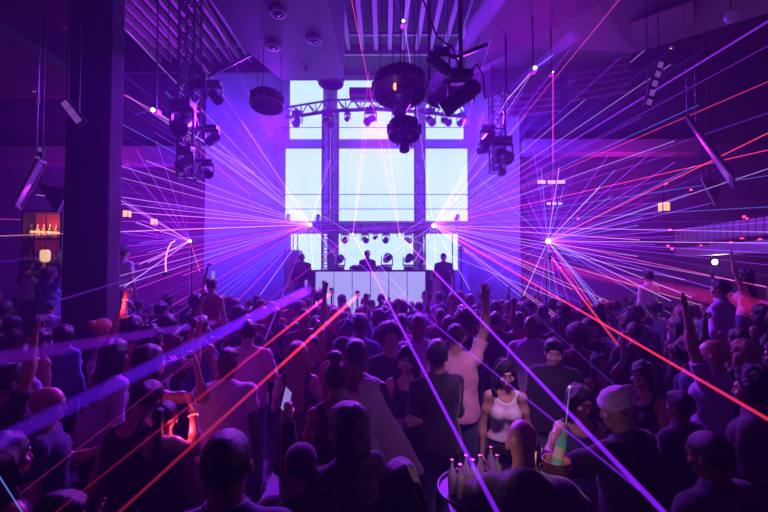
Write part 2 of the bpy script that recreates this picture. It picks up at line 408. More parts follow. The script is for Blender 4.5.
def hair_blob(s, kind):
    """hair volume in the head's frame; returns (P,Q) maker"""
    B = Blob(); H = s.H; R = s.RH; q = .95 if s.f else 1
    def hp(p, n):   # half space in the head frame: keep where (x-p).n < 0
        P0 = H(p); N = R @ unit(n); return plane(P0, N)
    cuts = []; nz = .002; nf = (60, 60, 25)
    cap_r = V(.077, .097, .092)*q
    if kind == 'buzz':
        B.ell(H((0, -.010, 1.657)), cap_r+.003, R); cuts = [hp((0, .066, 1.665), (0, .8, -.75)), hp((0, 0, 1.615), (0, .35, -1))]; nz = 0
    elif kind == 'short':
        B.ell(H((0, -.012, 1.664)), cap_r+V(.010, .012, .014), R); B.ell(H((0, .03, 1.725)), (.06, .06, .035), R, k=.03)
        cuts = [hp((0, .075, 1.675), (0, .8, -.7)), hp((0, 0, 1.60), (0, .5, -1))]; nz = .003
    elif kind == 'quiff':
        B.ell(H((0, -.012, 1.668)), cap_r+V(.009, .010, .016), R); B.ell(H((0, .055, 1.745)), (.055, .05, .032), R @ rotm(20, 0, 0), k=.03)
        cuts = [hp((0, .08, 1.68), (0, .9, -.6)), hp((0, 0, 1.61), (0, .5, -1))]; nz = .003
    elif kind == 'fade':
        B.ell(H((0, -.005, 1.69)), (.072, .088, .075), R, k=.02); cuts = [hp((0, 0, 1.655), (0, .15, -1)), hp((0, .08, 1.68), (0, .9, -.5))]; nz = .003
    elif kind == 'curly':
        B.ell(H((0, -.02, 1.675)), cap_r+V(.032, .03, .035), R)
        rr = random.Random(5)
        for i in range(26):
            a = rr.uniform(0, 6.28); e = rr.uniform(-.3, 1.4); c = V(.1*math.cos(a)*math.cos(e), -.02+.115*math.sin(a)*math.cos(e), 1.675+.115*math.sin(e)); B.ell(H(c), (.03, .03, .03), R, k=.012)
        cuts = [hp((0, .062, 1.69), (0, .85, -.5))]; nz = .005; nf = (110, 110, 90)
    elif kind == 'afro':
        B.ell(H((0, -.03, 1.69)), (.135, .135, .128), R); cuts = [hp((0, .055, 1.69), (0, .85, -.5))]; nz = .006; nf = (140, 140, 120)
    elif kind in ('long', 'wavy', 'straight', 'bob'):
        wv = {'long': .006, 'wavy': .010, 'straight': .003, 'bob': .003}[kind]; nf = (75, 75, 30 if kind != 'straight' else 6)
        B.ell(H((0, -.014, 1.664)), cap_r+V(.014, .014, .015), R)
        bot = {'long': 1.30, 'wavy': 1.24, 'straight': 1.20, 'bob': 1.50}[kind]
        B.cap(H((0, -.06, 1.66)), H((0, -.05, 1.54)), .082, .085, k=.03, n=R @ V(0, 1, 0), flat=1.3)
        if bot < 1.4:
            B.cap(H((0, -.055, 1.56)), s.T((0, -.115, bot)), .085, .095 if kind == 'wavy' else .07, k=.03, n=s.RT @ V(0, 1, 0), flat=2.1)
        for x in (-1, 1):
            B.cap(H((x*.074, -.005, 1.66)), H((x*.086, -.005, 1.55)), .024, .028, k=.03)
            if bot < 1.4: B.cap(H((x*.086, -.01, 1.56)), s.T((x*.095, .03 if kind == 'wavy' else -.03, bot+.05)), .03, .032 if kind == 'wavy' else .02, k=.03)
        cuts = [lambda X, Y, Z, P0=H((0, .095, 1.60)), A=R: .0-(np.sqrt(((((X-P0[0])*A[0, 0]+(Y-P0[1])*A[1, 0]+(Z-P0[2])*A[2, 0]))/.058)**2+((((X-P0[0])*A[0, 1]+(Y-P0[1])*A[1, 1]+(Z-P0[2])*A[2, 1]))/.09)**2+((((X-P0[0])*A[0, 2]+(Y-P0[1])*A[1, 2]+(Z-P0[2])*A[2, 2]))/.088)**2)-1)*.05]; nz = wv
    elif kind in ('bun', 'topbun', 'pony'):
        B.ell(H((0, -.012, 1.66)), cap_r+V(.008, .008, .009), R)
        if kind == 'bun': B.ell(H((0, -.115, 1.70)), (.046, .042, .044), R, k=.012)
        elif kind == 'topbun': B.ell(H((0, -.03, 1.785)), (.05, .05, .042), R, k=.012)
        else:
            B.ell(H((0, -.11, 1.71)), (.03, .03, .03), R, k=.012); B.cap(H((0, -.125, 1.71)), H((0, -.15, 1.58)), .03, .034, k=.02); B.cap(H((0, -.15, 1.58)), s.T((0, -.14, 1.36)), .034, .014, k=.02)
        cuts2 = [hp((0, .07, 1.69), (0, .9, -.5))]; cuts = cuts2+[hp((0, .0, 1.60), (0, .6, -1))] if kind == 'topbun' else cuts2; nz = .002
    return B, cuts, nz, nf

SKIN = {'a': mat('skin_brown', (.33, .17, .11), .36, noise=.12, scale=14), 'b': mat('skin_tan', (.50, .31, .22), .38, noise=.1, scale=14),
        'c': mat('skin_dark', (.16, .08, .05), .32, noise=.15, scale=14), 'd': mat('skin_fair', (.70, .48, .38), .45, noise=.08, scale=14)}
HAIR = {'black': mat('hair_black', (.012, .010, .012), .35, noise=.5, scale=60, bump=.5, stretch=(4, 4, .6)), 'brown': mat('hair_brown', (.06, .03, .018), .4, noise=.5, scale=60, bump=.5, stretch=(4, 4, .6)),
        'blonde': mat('hair_blonde', (.42, .27, .13), .4, noise=.5, scale=60, bump=.5, stretch=(4, 4, .6)), 'auburn': mat('hair_auburn', (.16, .05, .025), .4, noise=.5, scale=60, bump=.5, stretch=(4, 4, .6))}
def cloth(n, c): return mat('cloth_'+n, c, .85, noise=.18, scale=30, bump=.12, sheen=.3)
CLOTH = {'white': cloth('white', (.78, .76, .78)), 'black': cloth('black', (.018, .018, .022)), 'grey': cloth('grey', (.20, .20, .22)), 'navy': cloth('navy', (.03, .04, .12)),
         'red': cloth('red', (.42, .03, .04)), 'pink': cloth('pink', (.75, .42, .52)), 'blue': cloth('blue', (.10, .18, .45)), 'charcoal': cloth('charcoal', (.06, .06, .07)),
         'cream': cloth('cream', (.66, .60, .50)), 'denim': cloth('denim', (.06, .09, .19)), 'maroon': cloth('maroon', (.16, .02, .05)), 'teal': cloth('teal', (.04, .22, .25)), 'lilac': cloth('lilac', (.48, .38, .62))}
SHOE = mat('shoe_leather', (.03, .03, .03), .4, noise=.3)
SHOE_W = mat('shoe_canvas_white', (.6, .6, .6), .6, noise=.2)
EYE_W = mat('eye_white', (.75, .73, .72), .2); EYE_D = mat('eye_iris', (.03, .018, .012), .15); LIPM = mat('lip_skin', (.42, .12, .13), .4)

def person_meshes(sp):
    """all part meshes of one figure, built once"""
    h = sp.get('res', .012); s = Rig(**{k: v for k, v in sp.items() if k in ('sex', 'lean', 'head', 'arms', 'build', 'stance')})
    out = {}
    B = Blob(); s.torso(B); s.legs(B); s.head(B)
    for x in (-1, 1): s.arm(B, x)
    out['body'] = mesh_from('person', B.mesh(h))
    top = sp.get('top', 'tee'); hem = sp.get('hem', .90)
    T = s.T; RT = s.RT; up = RT @ V(0, 0, 1)
    hc = max(h, .010)
    if top:
        B = Blob(); ls = .010; lo = .018; nck = .073; cuts = []
        if top in ('tee', 'polo', 'shirt', 'jacket', 'hoodie'):
            t = {'tee': .010, 'polo': .010, 'shirt': .013, 'jacket': .022, 'hoodie': .024}[top]; lo = {'tee': .016, 'polo': .014, 'shirt': .016, 'jacket': .02, 'hoodie': .02}[top]
            s.torso(B, t, lo)
            B.cap(T((0, -.005, 1.05)), T((0, -.005, hem)), .165*s.w+t, .172*s.w+t+lo*.4, k=.04, n=RT @ V(0, 1, 0), flat=1.3, end=True)
            for x in (-1, 1): s.sleeve(B, x, t, {'tee': .62, 'polo': .55, 'shirt': 1.93, 'jacket': 1.97, 'hoodie': 1.95}[top], .010 if top in ('tee', 'polo') else .004)
            if top == 'hoodie':
                B.ell(T((0, -.085, 1.46)), (.10, .055, .075), RT, k=.03)
            if top in ('polo', 'shirt', 'jacket'):
                B.cap(T((0, -.018, 1.455)), T((0, -.012, 1.515)), .078, .070, k=.012, end=True); nck = None
                cuts.append(lambda X, Y, Z, a=T((0, -.008, 1.50)), u=up: .060-np.sqrt(np.maximum((X-a[0])**2+(Y-a[1])**2+(Z-a[2])**2-((X-a[0])*u[0]+(Y-a[1])*u[1]+(Z-a[2])*u[2])**2, 0))-np.maximum(-((X-a[0])*u[0]+(Y-a[1])*u[1]+(Z-a[2])*u[2]), 0)*9)
            if nck: cuts.append(ball(T((0, .015, 1.53)), nck+.008))
            cuts.append(plane(T((0, 0, hem)), RT @ V(0, 0, -1)))
        elif top in ('tank', 'crop', 'loosetank'):
            t, lo = (.008, .006) if top != 'loosetank' else (.018, .03)
            s.torso(B, t, lo)
            if top == 'loosetank': B.cap(T((0, 0, 1.3)), T((0, -.01, hem)), .17, .20, k=.04, n=RT @ V(0, 1, 0), flat=1.25, end=True)
            h_ = hem if top != 'crop' else 1.14
            cuts = [plane(T((0, 0, h_)), RT @ V(0, 0, -1)), ball(T((0, .10, 1.49)), .115), ball(T((0, -.13, 1.50)), .125 if s.f else .10)]
            for x in (-1, 1): cuts.append(ball(T((x*(s.sw+.035), 0, 1.38)), .095 if top != 'loosetank' else .085))
        elif top == 'strapless':
            s.torso(B, .008, .004); cuts = [plane(T((0, 0, hem)), RT @ V(0, 0, -1)), plane(T((0, 0, 1.33)), RT @ V(0, 0, 1))]
        elif top == 'dress':
            s.torso(B, .008, .004); s.legs(B, .016, end=.60, flare=.02)
            B.cap(V(0, -.01, .93), V(0, -.01, .60), .175, .19, k=.05, n=V(0, 1, 0), flat=1.25, end=True)
            cuts = [ball(T((0, .09, 1.49)), .12), ball(T((0, -.14, 1.46)), .16)]
            for x in (-1, 1): cuts.append(ball(T((x*(s.sw+.03), 0, 1.38)), .09))
        out['top'] = mesh_from({'tee': 'tshirt', 'polo': 'polo_shirt', 'shirt': 'shirt', 'jacket': 'jacket', 'hoodie': 'hoodie', 'dress': 'dress'}.get(top, 'tank_top'), B.mesh(hc, cuts, noise=.0042 if top != 'tank' else .0015, nf=(24, 28, 27)))
    bot = sp.get('bottom', 'trousers')
    if bot and top != 'dress':
        B = Blob(); t = .010
        B.ell(V(0, -.012, .955), V(.172 if s.f else .16, .125 if s.f else .115, .14)*V(s.w, s.w, 1)+t, k=.05)
        if bot == 'trousers': s.legs(B, t+.004, end=.11, flare=.012)
        elif bot == 'jeans': s.legs(B, .010, end=.11, flare=.004)
        elif bot == 'shorts': s.legs(B, .016, end=.56, flare=.018)
        elif bot == 'hotpants': s.legs(B, .008, end=.80, flare=.004)
        elif bot == 'skirt': B.cap(V(0, -.01, .93), V(0, -.01, .62), .17, .20, k=.04, n=V(0, 1, 0), flat=1.2, end=True)
        out['bottom'] = mesh_from({'jeans': 'jeans', 'shorts': 'shorts', 'hotpants': 'shorts', 'skirt': 'skirt'}.get(bot, 'trousers'), B.mesh(max(h, .014), [plane(V(0, 0, 1.02), V(0, 0, 1))], noise=.0015))
    for x in (-1, 1):
        B = Blob(); a = V(x*.10+s.stance*x, -.015, .09)
        B.cap(a+V(0, -.035, -.045), a+V(x*.025, .155, -.052), .043, .037, k=.02, n=V(0, 0, 1), flat=1.15); B.cap(a, a+V(0, -.01, .03), .052, .050, k=.02)
        out['shoe%d' % x] = mesh_from('shoe', B.mesh(max(h, .014), [plane(V(0, 0, .004), V(0, 0, -1))]))
    hk = sp.get('hair', 'short')
    if hk and hk not in ('bald', 'cap', 'turban'):
        B, cuts, nz, nf = hair_blob(s, hk); out['hair'] = mesh_from('hair', B.mesh(min(max(h*.8, .006), .010), cuts, nz, nf))
    if hk == 'cap':
        B = Blob(); B.ell(s.H((0, -.008, 1.672)), (.088, .106, .088), s.RH)
        B.cap(s.H((0, .06, 1.683)), s.H((0, .135, 1.672)), .062, .055, k=.012, n=s.RH @ V(0, 0, 1), flat=9)
        out['cap'] = mesh_from('baseball_cap', B.mesh(.008, [plane(s.H((0, 0, 1.668)), s.RH @ V(0, .05, -1))]))
        B, cuts, nz, nf = hair_blob(s, 'buzz'); out['hair'] = mesh_from('hair', B.mesh(.01, cuts))
    if hk == 'turban':
        B = Blob(); B.ell(s.H((0, -.02, 1.69)), (.098, .115, .088), s.RH)
        for i in range(5):
            z = 1.655+.021*i; rr_ = .098*math.sqrt(max(.05, 1-((i*.021)/.115)**2))
            for j in range(18):
                a0, a1 = 2*math.pi*j/18, 2*math.pi*(j+1)/18
                f_ = lambda a: s.H((rr_*math.cos(a), -.02+(rr_+.016)*math.sin(a), z+.016*math.sin(a+i)+.012*math.sin(2*a)))
                B.cap(f_(a0), f_(a1), .014, k=.006)
        out['cap'] = mesh_from('head_wrap', B.mesh(.006, [plane(s.H((0, 0, 1.638)), s.RH @ V(0, -.35, -1))], .001, (80, 80, 120)))
    if sp.get('face'):
        for x in (-1, 1):
            c = s.H((x*.030, .0785, 1.632)); fwd = s.RH @ V(0, 1, 0)
            mb = bmesh.new(); bmesh.ops.create_uvsphere(mb, u_segments=14, v_segments=10, radius=.0115, matrix=Matrix.Translation(Vector(c)))
            me = bpy.data.meshes.new('eye'); mb.faces.ensure_lookup_table()
            for fc in mb.faces:
                fc.smooth = True; fc.material_index = 1 if (fc.calc_center_median()-Vector(c)).normalized().dot(Vector(fwd)) > .86 else 0
            mb.to_mesh(me); mb.free(); me.materials.append(EYE_W); me.materials.append(EYE_D); out['eye%d' % x] = me
            B = Blob(); B.cap(s.H((x*.016, .096, 1.660)), s.H((x*.044, .086, 1.664)), .0042, .0028, k=.002); out['brow%d' % x] = mesh_from('eyebrow', B.mesh(.003))
        B = Blob(); B.cap(s.H((-.017, .088, 1.567)), s.H((.017, .088, 1.567)), .0085, k=.003, n=s.RH @ V(0, 1, 0), flat=.9); B.ell(s.H((0, .094, 1.567)), (.012, .006, .009), s.RH, k=.004)
        out['lips'] = mesh_from('lips', B.mesh(.003, [], .0))
    out['_rig'] = s
    return out

CACHE = {}
def key_of(sp): return repr(sorted((k, v) for k, v in sp.items() if k in ('sex', 'lean', 'head', 'arms', 'build', 'stance', 'res', 'top', 'bottom', 'hair', 'face', 'hem')))
CAPCOL = {}
def make_person(sp, loc, rz, label, group=None, scale=1.0, skin='a', hairc='black', topc='black', botc='denim', capc='white', shoes=None):
    k = key_of(sp)
    if k not in CACHE: CACHE[k] = person_meshes(sp)
    M = CACHE[k]
    def part(name, me, m, parent=None):
        o = bpy.data.objects.new(name, me); COL.objects.link(o)
        if parent is not None: o.parent = parent
        if m is not None:
            if not me.materials: me.materials.append(m)
            o.material_slots[0].link = 'OBJECT'; o.material_slots[0].material = m
        return o
    b = part('person', M['body'], SKIN[skin]); b.location = loc; b.rotation_euler = (0, 0, rz); b.scale = (scale,)*3
    tag(b, label, 'person', group)
    if 'top' in M: part(M['top'].name.split('.')[0], M['top'], CLOTH[topc], b)
    if 'bottom' in M: part(M['bottom'].name.split('.')[0], M['bottom'], CLOTH[botc], b)
    for x in (-1, 1):
        part('shoe', M['shoe%d' % x], shoes or SHOE, b)
        if 'eye%d' % x in M:
            part('eye', M['eye%d' % x], None, b); part('eyebrow', M['brow%d' % x], HAIR['black'], b)
    if 'lips' in M: part('lips', M['lips'], LIPM, b)
    if 'hair' in M: part('hair', M['hair'], HAIR[hairc], b)
    if 'cap' in M: part(M['cap'].name.split('.')[0], M['cap'], CLOTH[capc], b)
    return b

def hand_point(b, sp, side, fwd=.08, palm=.03):
    """world point inside the closed hand, forearm direction and palm normal of a placed figure"""
    s = CACHE[key_of(sp)]['_rig']; S, E_, W, ua, fa, pn, hp = s.armpts(side)
    pn = unit(pn-fa*(pn@fa))
    Mx = Matrix.Translation(b.location) @ Euler(b.rotation_euler).to_matrix().to_4x4() @ Matrix.Scale(b.scale[0], 4)
    R3 = Euler(b.rotation_euler).to_matrix()
    return Mx @ Vector(W+fa*fwd+pn*palm), R3 @ Vector(fa), R3 @ Vector(pn)
# ================================================================== materials of the place
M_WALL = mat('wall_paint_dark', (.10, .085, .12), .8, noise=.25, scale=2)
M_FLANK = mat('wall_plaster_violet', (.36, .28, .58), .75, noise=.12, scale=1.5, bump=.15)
M_CEIL = mat('ceiling_black_paint', (.035, .03, .045), .85, noise=.3, scale=3)
M_FLOOR = mat('floor_dark_wood', (.04, .035, .04), .4, noise=.4, scale=4)
M_SOFF = mat('soffit_paint', (.09, .07, .12), .6, noise=.2, scale=2)
M_BULK = mat('bulkhead_paint', (.34, .28, .36), .6, noise=.15, scale=2)
M_SLAT = mat('slat_painted_wood', (.36, .30, .38), .5, noise=.3, scale=12, stretch=(4, .4, 4))
M_BLK = mat('metal_black_painted', (.03, .028, .035), .35, noise=.3, scale=20)
M_STEEL = mat('metal_truss_aluminium', (.42, .42, .46), .35, .8, noise=.15, scale=20)
M_FIX = mat('fixture_housing', (.20, .16, .26), .32, noise=.3, scale=20)
M_LENS = mat('glass_lens', (.05, .04, .10), .08)
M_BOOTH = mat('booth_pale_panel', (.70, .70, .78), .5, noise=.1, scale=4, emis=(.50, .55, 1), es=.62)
M_FASC = mat('balcony_fascia_paint', (.34, .27, .34), .6, noise=.25, scale=3)
M_FRAME = mat('frame_dark_steel', (.06, .05, .07), .4, .5)
M_STAGE = mat('stage_carpet_black', (.03, .03, .035), .9, noise=.3, scale=30)
def glow(name, c, e): return mat(name, c, .4, emis=c, es=e)
M_ORANGE = glow('lamp_orange', (1, .28, .10), 2.2); M_WARM = glow('lamp_warm', (1, .72, .40), 8)
M_WHITE = glow('lamp_white', (.9, .88, 1), 18); M_RED = glow('lamp_red', (1, .03, .12), 4); M_PINKSQ = glow('led_pink', (.50, .14, .8), .32)
M_SRC = glow('laser_aperture_glow', (.8, .65, 1), 16)
def screen_mat():
    m = bpy.data.materials.new('led_screen_pale_blue'); m.use_nodes = True; nt = m.node_tree; N = nt.nodes; L = nt.links; b = N['Principled BSDF']
    tc = N.new('ShaderNodeTexCoord'); sx = N.new('ShaderNodeSeparateXYZ'); L.new(tc.outputs['Object'], sx.inputs[0])
    no = N.new('ShaderNodeTexNoise'); no.inputs['Scale'].default_value = .6; L.new(tc.outputs['Object'], no.inputs['Vector'])
    mx = N.new('ShaderNodeMix'); mx.data_type = 'RGBA'; mx.inputs[6].default_value = (.50, .74, 1.1, 1); mx.inputs[7].default_value = (.66, .95, 1.1, 1)
    L.new(no.outputs['Fac'], mx.inputs[0])
    # fine cabinet seams every half metre
    def seam(sock, per, w):
        a = N.new('ShaderNodeMath'); a.operation = 'WRAP'; a.inputs[1].default_value = per/2; a.inputs[2].default_value = -per/2; L.new(sock, a.inputs[0])
        c = N.new('ShaderNodeMath'); c.operation = 'ABSOLUTE'; L.new(a.outputs[0], c.inputs[0])
        g = N.new('ShaderNodeMath'); g.operation = 'LESS_THAN'; g.inputs[1].default_value = w; L.new(c.outputs[0], g.inputs[0]); return g.outputs[0]
    s1, s2 = seam(sx.outputs[0], 1.0, .004), seam(sx.outputs[2], .5, .004)
    mm = N.new('ShaderNodeMath'); mm.operation = 'MAXIMUM'; L.new(s1, mm.inputs[0]); L.new(s2, mm.inputs[1])
    st = N.new('ShaderNodeMath'); st.operation = 'MULTIPLY_ADD'; st.inputs[1].default_value = -.25; st.inputs[2].default_value = 1.05; L.new(mm.outputs[0], st.inputs[0])
    L.new(mx.outputs[2], b.inputs['Emission Color']); L.new(st.outputs[0], b.inputs['Emission Strength'])
    b.inputs['Base Color'].default_value = (.03, .03, .04, 1); b.inputs['Roughness'].default_value = .5
    return m
M_SCREEN = screen_mat()
def struct(o): o['kind'] = 'structure'; return o

# ================================================================== room shell
H = 9.0
struct(MB().box((0, 6.5, -.05), (32, 23, .1)).build('floor', M_FLOOR))
struct(MB().box((0, 6.5, H+.05), (32, 23, .1)).build('ceiling', M_CEIL))
struct(MB().box((-16.05, 6.5, H/2), (.1, 23, H)).build('wall_left', M_WALL))
struct(MB().box((16.05, 6.5, H/2), (.1, 23, H)).build('wall_right', M_WALL))
struct(MB().box((0, 18.05, H/2), (32, .1, H)).build('wall_back', M_WALL))
struct(MB().box((0, -5.05, H/2), (32, .1, H)).build('wall_front', M_WALL))
# stage wall behind the screens and the pale flank walls that splay out from it
YS = 13.4
a, b_ = at(286, 200, YS), at(467, 200, YS)
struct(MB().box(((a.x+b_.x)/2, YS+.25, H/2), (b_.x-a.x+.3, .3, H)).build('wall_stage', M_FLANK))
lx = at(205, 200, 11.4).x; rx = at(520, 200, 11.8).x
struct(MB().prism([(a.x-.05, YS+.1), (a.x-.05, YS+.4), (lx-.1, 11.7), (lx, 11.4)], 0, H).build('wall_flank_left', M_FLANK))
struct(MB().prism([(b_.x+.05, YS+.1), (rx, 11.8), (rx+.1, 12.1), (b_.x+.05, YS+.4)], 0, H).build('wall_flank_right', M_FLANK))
# big dark pillar
p0, p1 = at(62, 250, 5.6), at(121, 250, 5.9)
struct(MB().box(((p0.x+p1.x)/2, 5.6+.15, H/2), (p1.x-p0.x, .30, H), bevel=.03).build('wall_pillar', M_CEIL))
# soffit with downlights (left of the slats)
zs = 6.8
sof = [(-.92, 9.15), (-2.38, 9.26), (-2.75, 8.1), (-2.85, 6.4), (-3.0, 2.2), (-.92, 2.2)]
struct(MB().prism(sof, zs, H).build('ceiling_soffit', M_SOFF))
# right soffit and its lit diagonal bulkhead
zr = 7.2
r0, r1, r2 = at(461, 40, 9.2), at(467, 73, 9.9), at(600, 2, 7.2)
struct(MB().prism([(2.02, 8.6), (2.04, 9.85), (3.88, 7.16), (5.9, 4.6), (5.9, 2.2), (2.02, 2.2)], zr, H).build('ceiling_soffit_right', M_SOFF))
bk = MB(); q = [(2.04, 9.85, 7.25), (2.5, 9.65, 6.55), (4.86, 7.6, 6.55), (7.4, 5.4, 6.55), (5.9, 4.6, 7.25), (3.88, 7.16, 7.25)]
vs = [bk.bm.verts.new(v) for v in q]; up = [bk.bm.verts.new((v[0]+.25, v[1]+.25, v[2]+1.6)) for v in q]
bk.bm.faces.new((vs[0], vs[1], vs[2], vs[5])); bk.bm.faces.new((vs[5], vs[2], vs[3], vs[4])); bk.bm.faces.new(list(reversed(up)))
for i in range(6): bk.bm.faces.new((vs[i], up[i], up[(i+1) % 6], vs[(i+1) % 6]))
bk.box((4.95, 7.0, 6.78), (.9, .5, .05), Matrix.Rotation(rad(-42), 3, 'Z') @ Matrix.Rotation(rad(-18), 3, 'X'))
struct(bk.build('trim_bulkhead', M_BULK))
# louvred ceilings
def slats(name, xs, y0, y1, z, w=.07, h=.16):
    mb = MB()
    for x in xs: mb.box((x, (y0+y1)/2, z), (w, y1-y0, h))
    mb.box(((xs[0]+xs[-1])/2, y1-.5, z+h*.7), (xs[-1]-xs[0]+.2, .08, .08)); mb.box(((xs[0]+xs[-1])/2, y0+1, z+h*.7), (xs[-1]-xs[0]+.2, .08, .08))
    return struct(mb.build(name, M_SLAT))
slats('ceiling_slats_middle', [-.98+.38*i for i in range(9)], 5.0, 11.0, 8.55, .11, .14)
slats('ceiling_slats_left', [-6.0+.27*i for i in range(11)], 5.0, 10.6, 8.0)
struct(MB().box((-5.2, 10.72, 8.35), (4.6, .08, 1.3)).build('trim_gap_darkener_left', M_SOFF))  # dark board added so the gaps between slats look shaded
struct(MB().box((.5, 11.1, 8.55), (3.4, .1, .3)).build('trim_slat_edge', M_SLAT))
# louvres on the right-hand wall above the balcony, two bays
def louvres(name, c0, c1, n, m=M_SLAT):
    mb = MB(); c0 = Vector(c0); c1 = Vector(c1)
    for i in range(n):
        z = -.0+i*.17; d = c1-c0; ang = math.atan2(d.y, d.x)
        mb.box((c0+c1)/2+Vector((0, 0, z)), ((c1-c0).length, .10, .05), Matrix.Rotation(ang, 3, 'Z') @ Matrix.Rotation(rad(25), 3, 'X'))
    mb.box((c0+c1)/2+Vector((0, .08, n*.085)), ((c1-c0).length, .03, n*.17), Matrix.Rotation(math.atan2((c1-c0).y, (c1-c0).x), 3, 'Z'))
    return struct(mb.build(name, m))
louvres('trim_louvre_1', at(508, 115, 10.6), at(560, 112, 10.2), 7); louvres('trim_louvre_2', at(570, 100, 10.2), at(631, 92, 9.6), 7)
# mezzanine decks and fascias at both sides
def deck(name, x0, x1, y0, y1, z0, z1, m): return struct(MB().box(((x0+x1)/2, (y0+y1)/2, (z0+z1)/2), (x1-x0, y1-y0, z1-z0)).build(name, m))
zc = at(600, 139, 11.5).z; zd = at(600, 152, 11.5).z
deck('trim_fascia_right', rx+.05, 9.2, 11.5, 12.0, zd, zc, M_FASC)
deck('wall_upper_right', rx+.05, 15.9, 12.0, 12.2, zc, H, M_WALL)
zc = at(150, 146, 12).z; zd = at(150, 163, 12).z
deck('trim_fascia_left', -15.9, lx-.3, 12.0, 12.5, zd, zc, M_FASC)
deck('wall_upper_left', -15.9, lx-.3, 12.5, 12.7, zc, H, M_WALL)
# second lit band under it, recessed back walls of the side areas
deck('trim_band_left', -15.9, lx-.5, 15.4, 15.6, at(150, 196, 15.4).z, at(150, 182, 15.4).z, M_FASC)
deck('wall_recess_left', -15.9, lx-.6, 15.6, 15.8, 0, H, M_BULK)
deck('wall_recess_right', rx+.2, 15.9, 15.0, 15.2, 0, H, M_BULK)
# raised side terraces
deck('floor_terrace_left', -15.9, lx-.4, 9.8, 15.4, 0, .95, M_STAGE)
deck('floor_terrace_right', 5.2, 15.9, 9.6, 15.0, 0, .95, M_STAGE)
# right balcony rail band: pale quilted front that runs towards the camera
mb = MB(); A0, A1 = at(678, 236, 9.5), at(768, 226, 6.6); n = 40
for i in range(n):
    p = A0.lerp(A1+(A1-A0)*1.7, i/n); q_ = A0.lerp(A1+(A1-A0)*1.7, (i+1)/n); d = q_-p; ang = math.atan2(d.y, d.x)
    mb.box((p+q_)/2, (d.xy.length*.98, .16, .32), Matrix.Rotation(ang, 3, 'Z'), bevel=.04)
mb.box(((A0+A1+(A1-A0)*1.7)/2)-Vector((-.1, 0, .3)), ((A1-A0).length*2.7, .3, .2), Matrix.Rotation(math.atan2((A1-A0).y, (A1-A0).x), 3, 'Z'))
struct(mb.build('trim_balcony_front', M_FASC))

# ================================================================== stage
struct(MB().box((-.27, 12.1, .575), (7.0, 2.9, 1.15)).build('floor_stage', M_STAGE))
ZST = 1.15
# LED screens: six panels, each its own
def led(px0, px1, py0, py1, Y, label):
    a = at(px0, py1, Y); b = at(px1, py0, Y)
    e = empty('led_screen', ((a.x+b.x)/2, Y, a.z), 0, label, 'screen', 'pale blue screens behind the stage')
    w, h = b.x-a.x, b.z-a.z
    MB().box((0, 0, h/2), (w, .06, h)).build('display', M_SCREEN, e)
    MB().box((0, .08, h/2), (w-.1, .1, h-.1)).build('rear_frame', M_BLK, e)
    if py1 > 260:
        for x in (-1, 1): MB().box((x*w*.4, .08, (1.15-a.z)/2), (.06, .06, a.z-1.15)).build('leg', M_BLK, e)
    return e
YL = 13.25
led(285.5, 323, 149, 221, YL, 'tall pale blue screen at the upper left, above the left laser')
led(337.5, 414.5, 149, 221, YL, 'largest pale blue screen, upper middle above the booth')
led(426, 467, 149, 221, YL, 'tall pale blue screen at the upper right, above the right laser')
led(290, 323, 81, 139, YL, 'pale blue screen at the top left behind the truss')
led(337.5, 414.5, 81, 139, YL, 'wide pale blue screen at the top middle behind the round ring')
led(426, 463, 86, 139, YL, 'pale blue screen at the top right beneath the big moving light')
led(291, 327, 234, 270, YL-.3, 'small low pale blue screen left of the performer')
led(338, 413, 234, 270, YL-.3, 'low wide pale blue screen directly behind the performer')
led(423.5, 457.5, 234, 270, YL-.3, 'small low pale blue screen right of the performer')
led(328.2, 331, 112, 221, YL, 'thin pale blue strip screen between the dark columns')
for py, lab in ((194.5, 'upper thin dark wire running across the tall screens'), (209, 'lower thin dark wire running across the tall screens'), (127.5, 'thin dark wire running across the top screens')):
    a = at(283, py, 13.1); b = at(469, py, 13.1); e = empty('wire', a, 0, lab, 'wire', 'wires across the screens'); MB().cyl((0, 0, 0), b-a, .012, seg=6).build('strand', M_BLK, e)
    for q_ in (Vector((.03, 0, 0)), b-a-Vector((.03, 0, 0))): MB().box(q_+Vector((0, .215, 0)), (.04, .43, .04)).build('bracket', M_BLK, e)
# plain painted frames between the screens
mb = MB()
for px0, px1 in ((322.6, 328.2), (331, 337.4), (414.7, 425.8)):
    a = at(px0, 322, YL+.02); b = at(px1, 60, YL+.02); mb.box(((a.x+b.x)/2, YL+.12, 4.6), (b.x-a.x, .1, 7.4))
struct(mb.build('trim_screen_frame', M_FLANK))
def truss(p, q, w, name, label, cat, m=M_STEEL, group=None, nseg=None, r=.028):
    """box truss: four chords and zig-zag lacing"""
    p = Vector(p); q = Vector(q); d = q-p; L = d.length; t = d.normalized(); u = t.cross(Vector((0, 1, 0)));
    if u.length < .1: u = t.cross(Vector((1, 0, 0)))
    u.normalize(); v = t.cross(u); n = nseg or max(3, int(L/w/1.1))
    e = empty(name, p, 0, label, cat, group); cs = [(u+v)*w/2, (u-v)*w/2, (-u-v)*w/2, (-u+v)*w/2]
    for c in cs: MB().cyl(c, c+d, r, seg=8).build('chord', m, e)
    mb = MB()
    for k in range(4):
        c0, c1 = cs[k], cs[(k+1) % 4]
        for i in range(n):
            a = t*(L*i/n); b = t*(L*(i+1)/n)
            mb.cyl((c0 if i % 2 else c1)+a, (c1 if i % 2 else c0)+b, r*.55, seg=6); mb.cyl(c0+a, c1+a, r*.55, seg=6)
    mb.build('lacing', m, e); return e
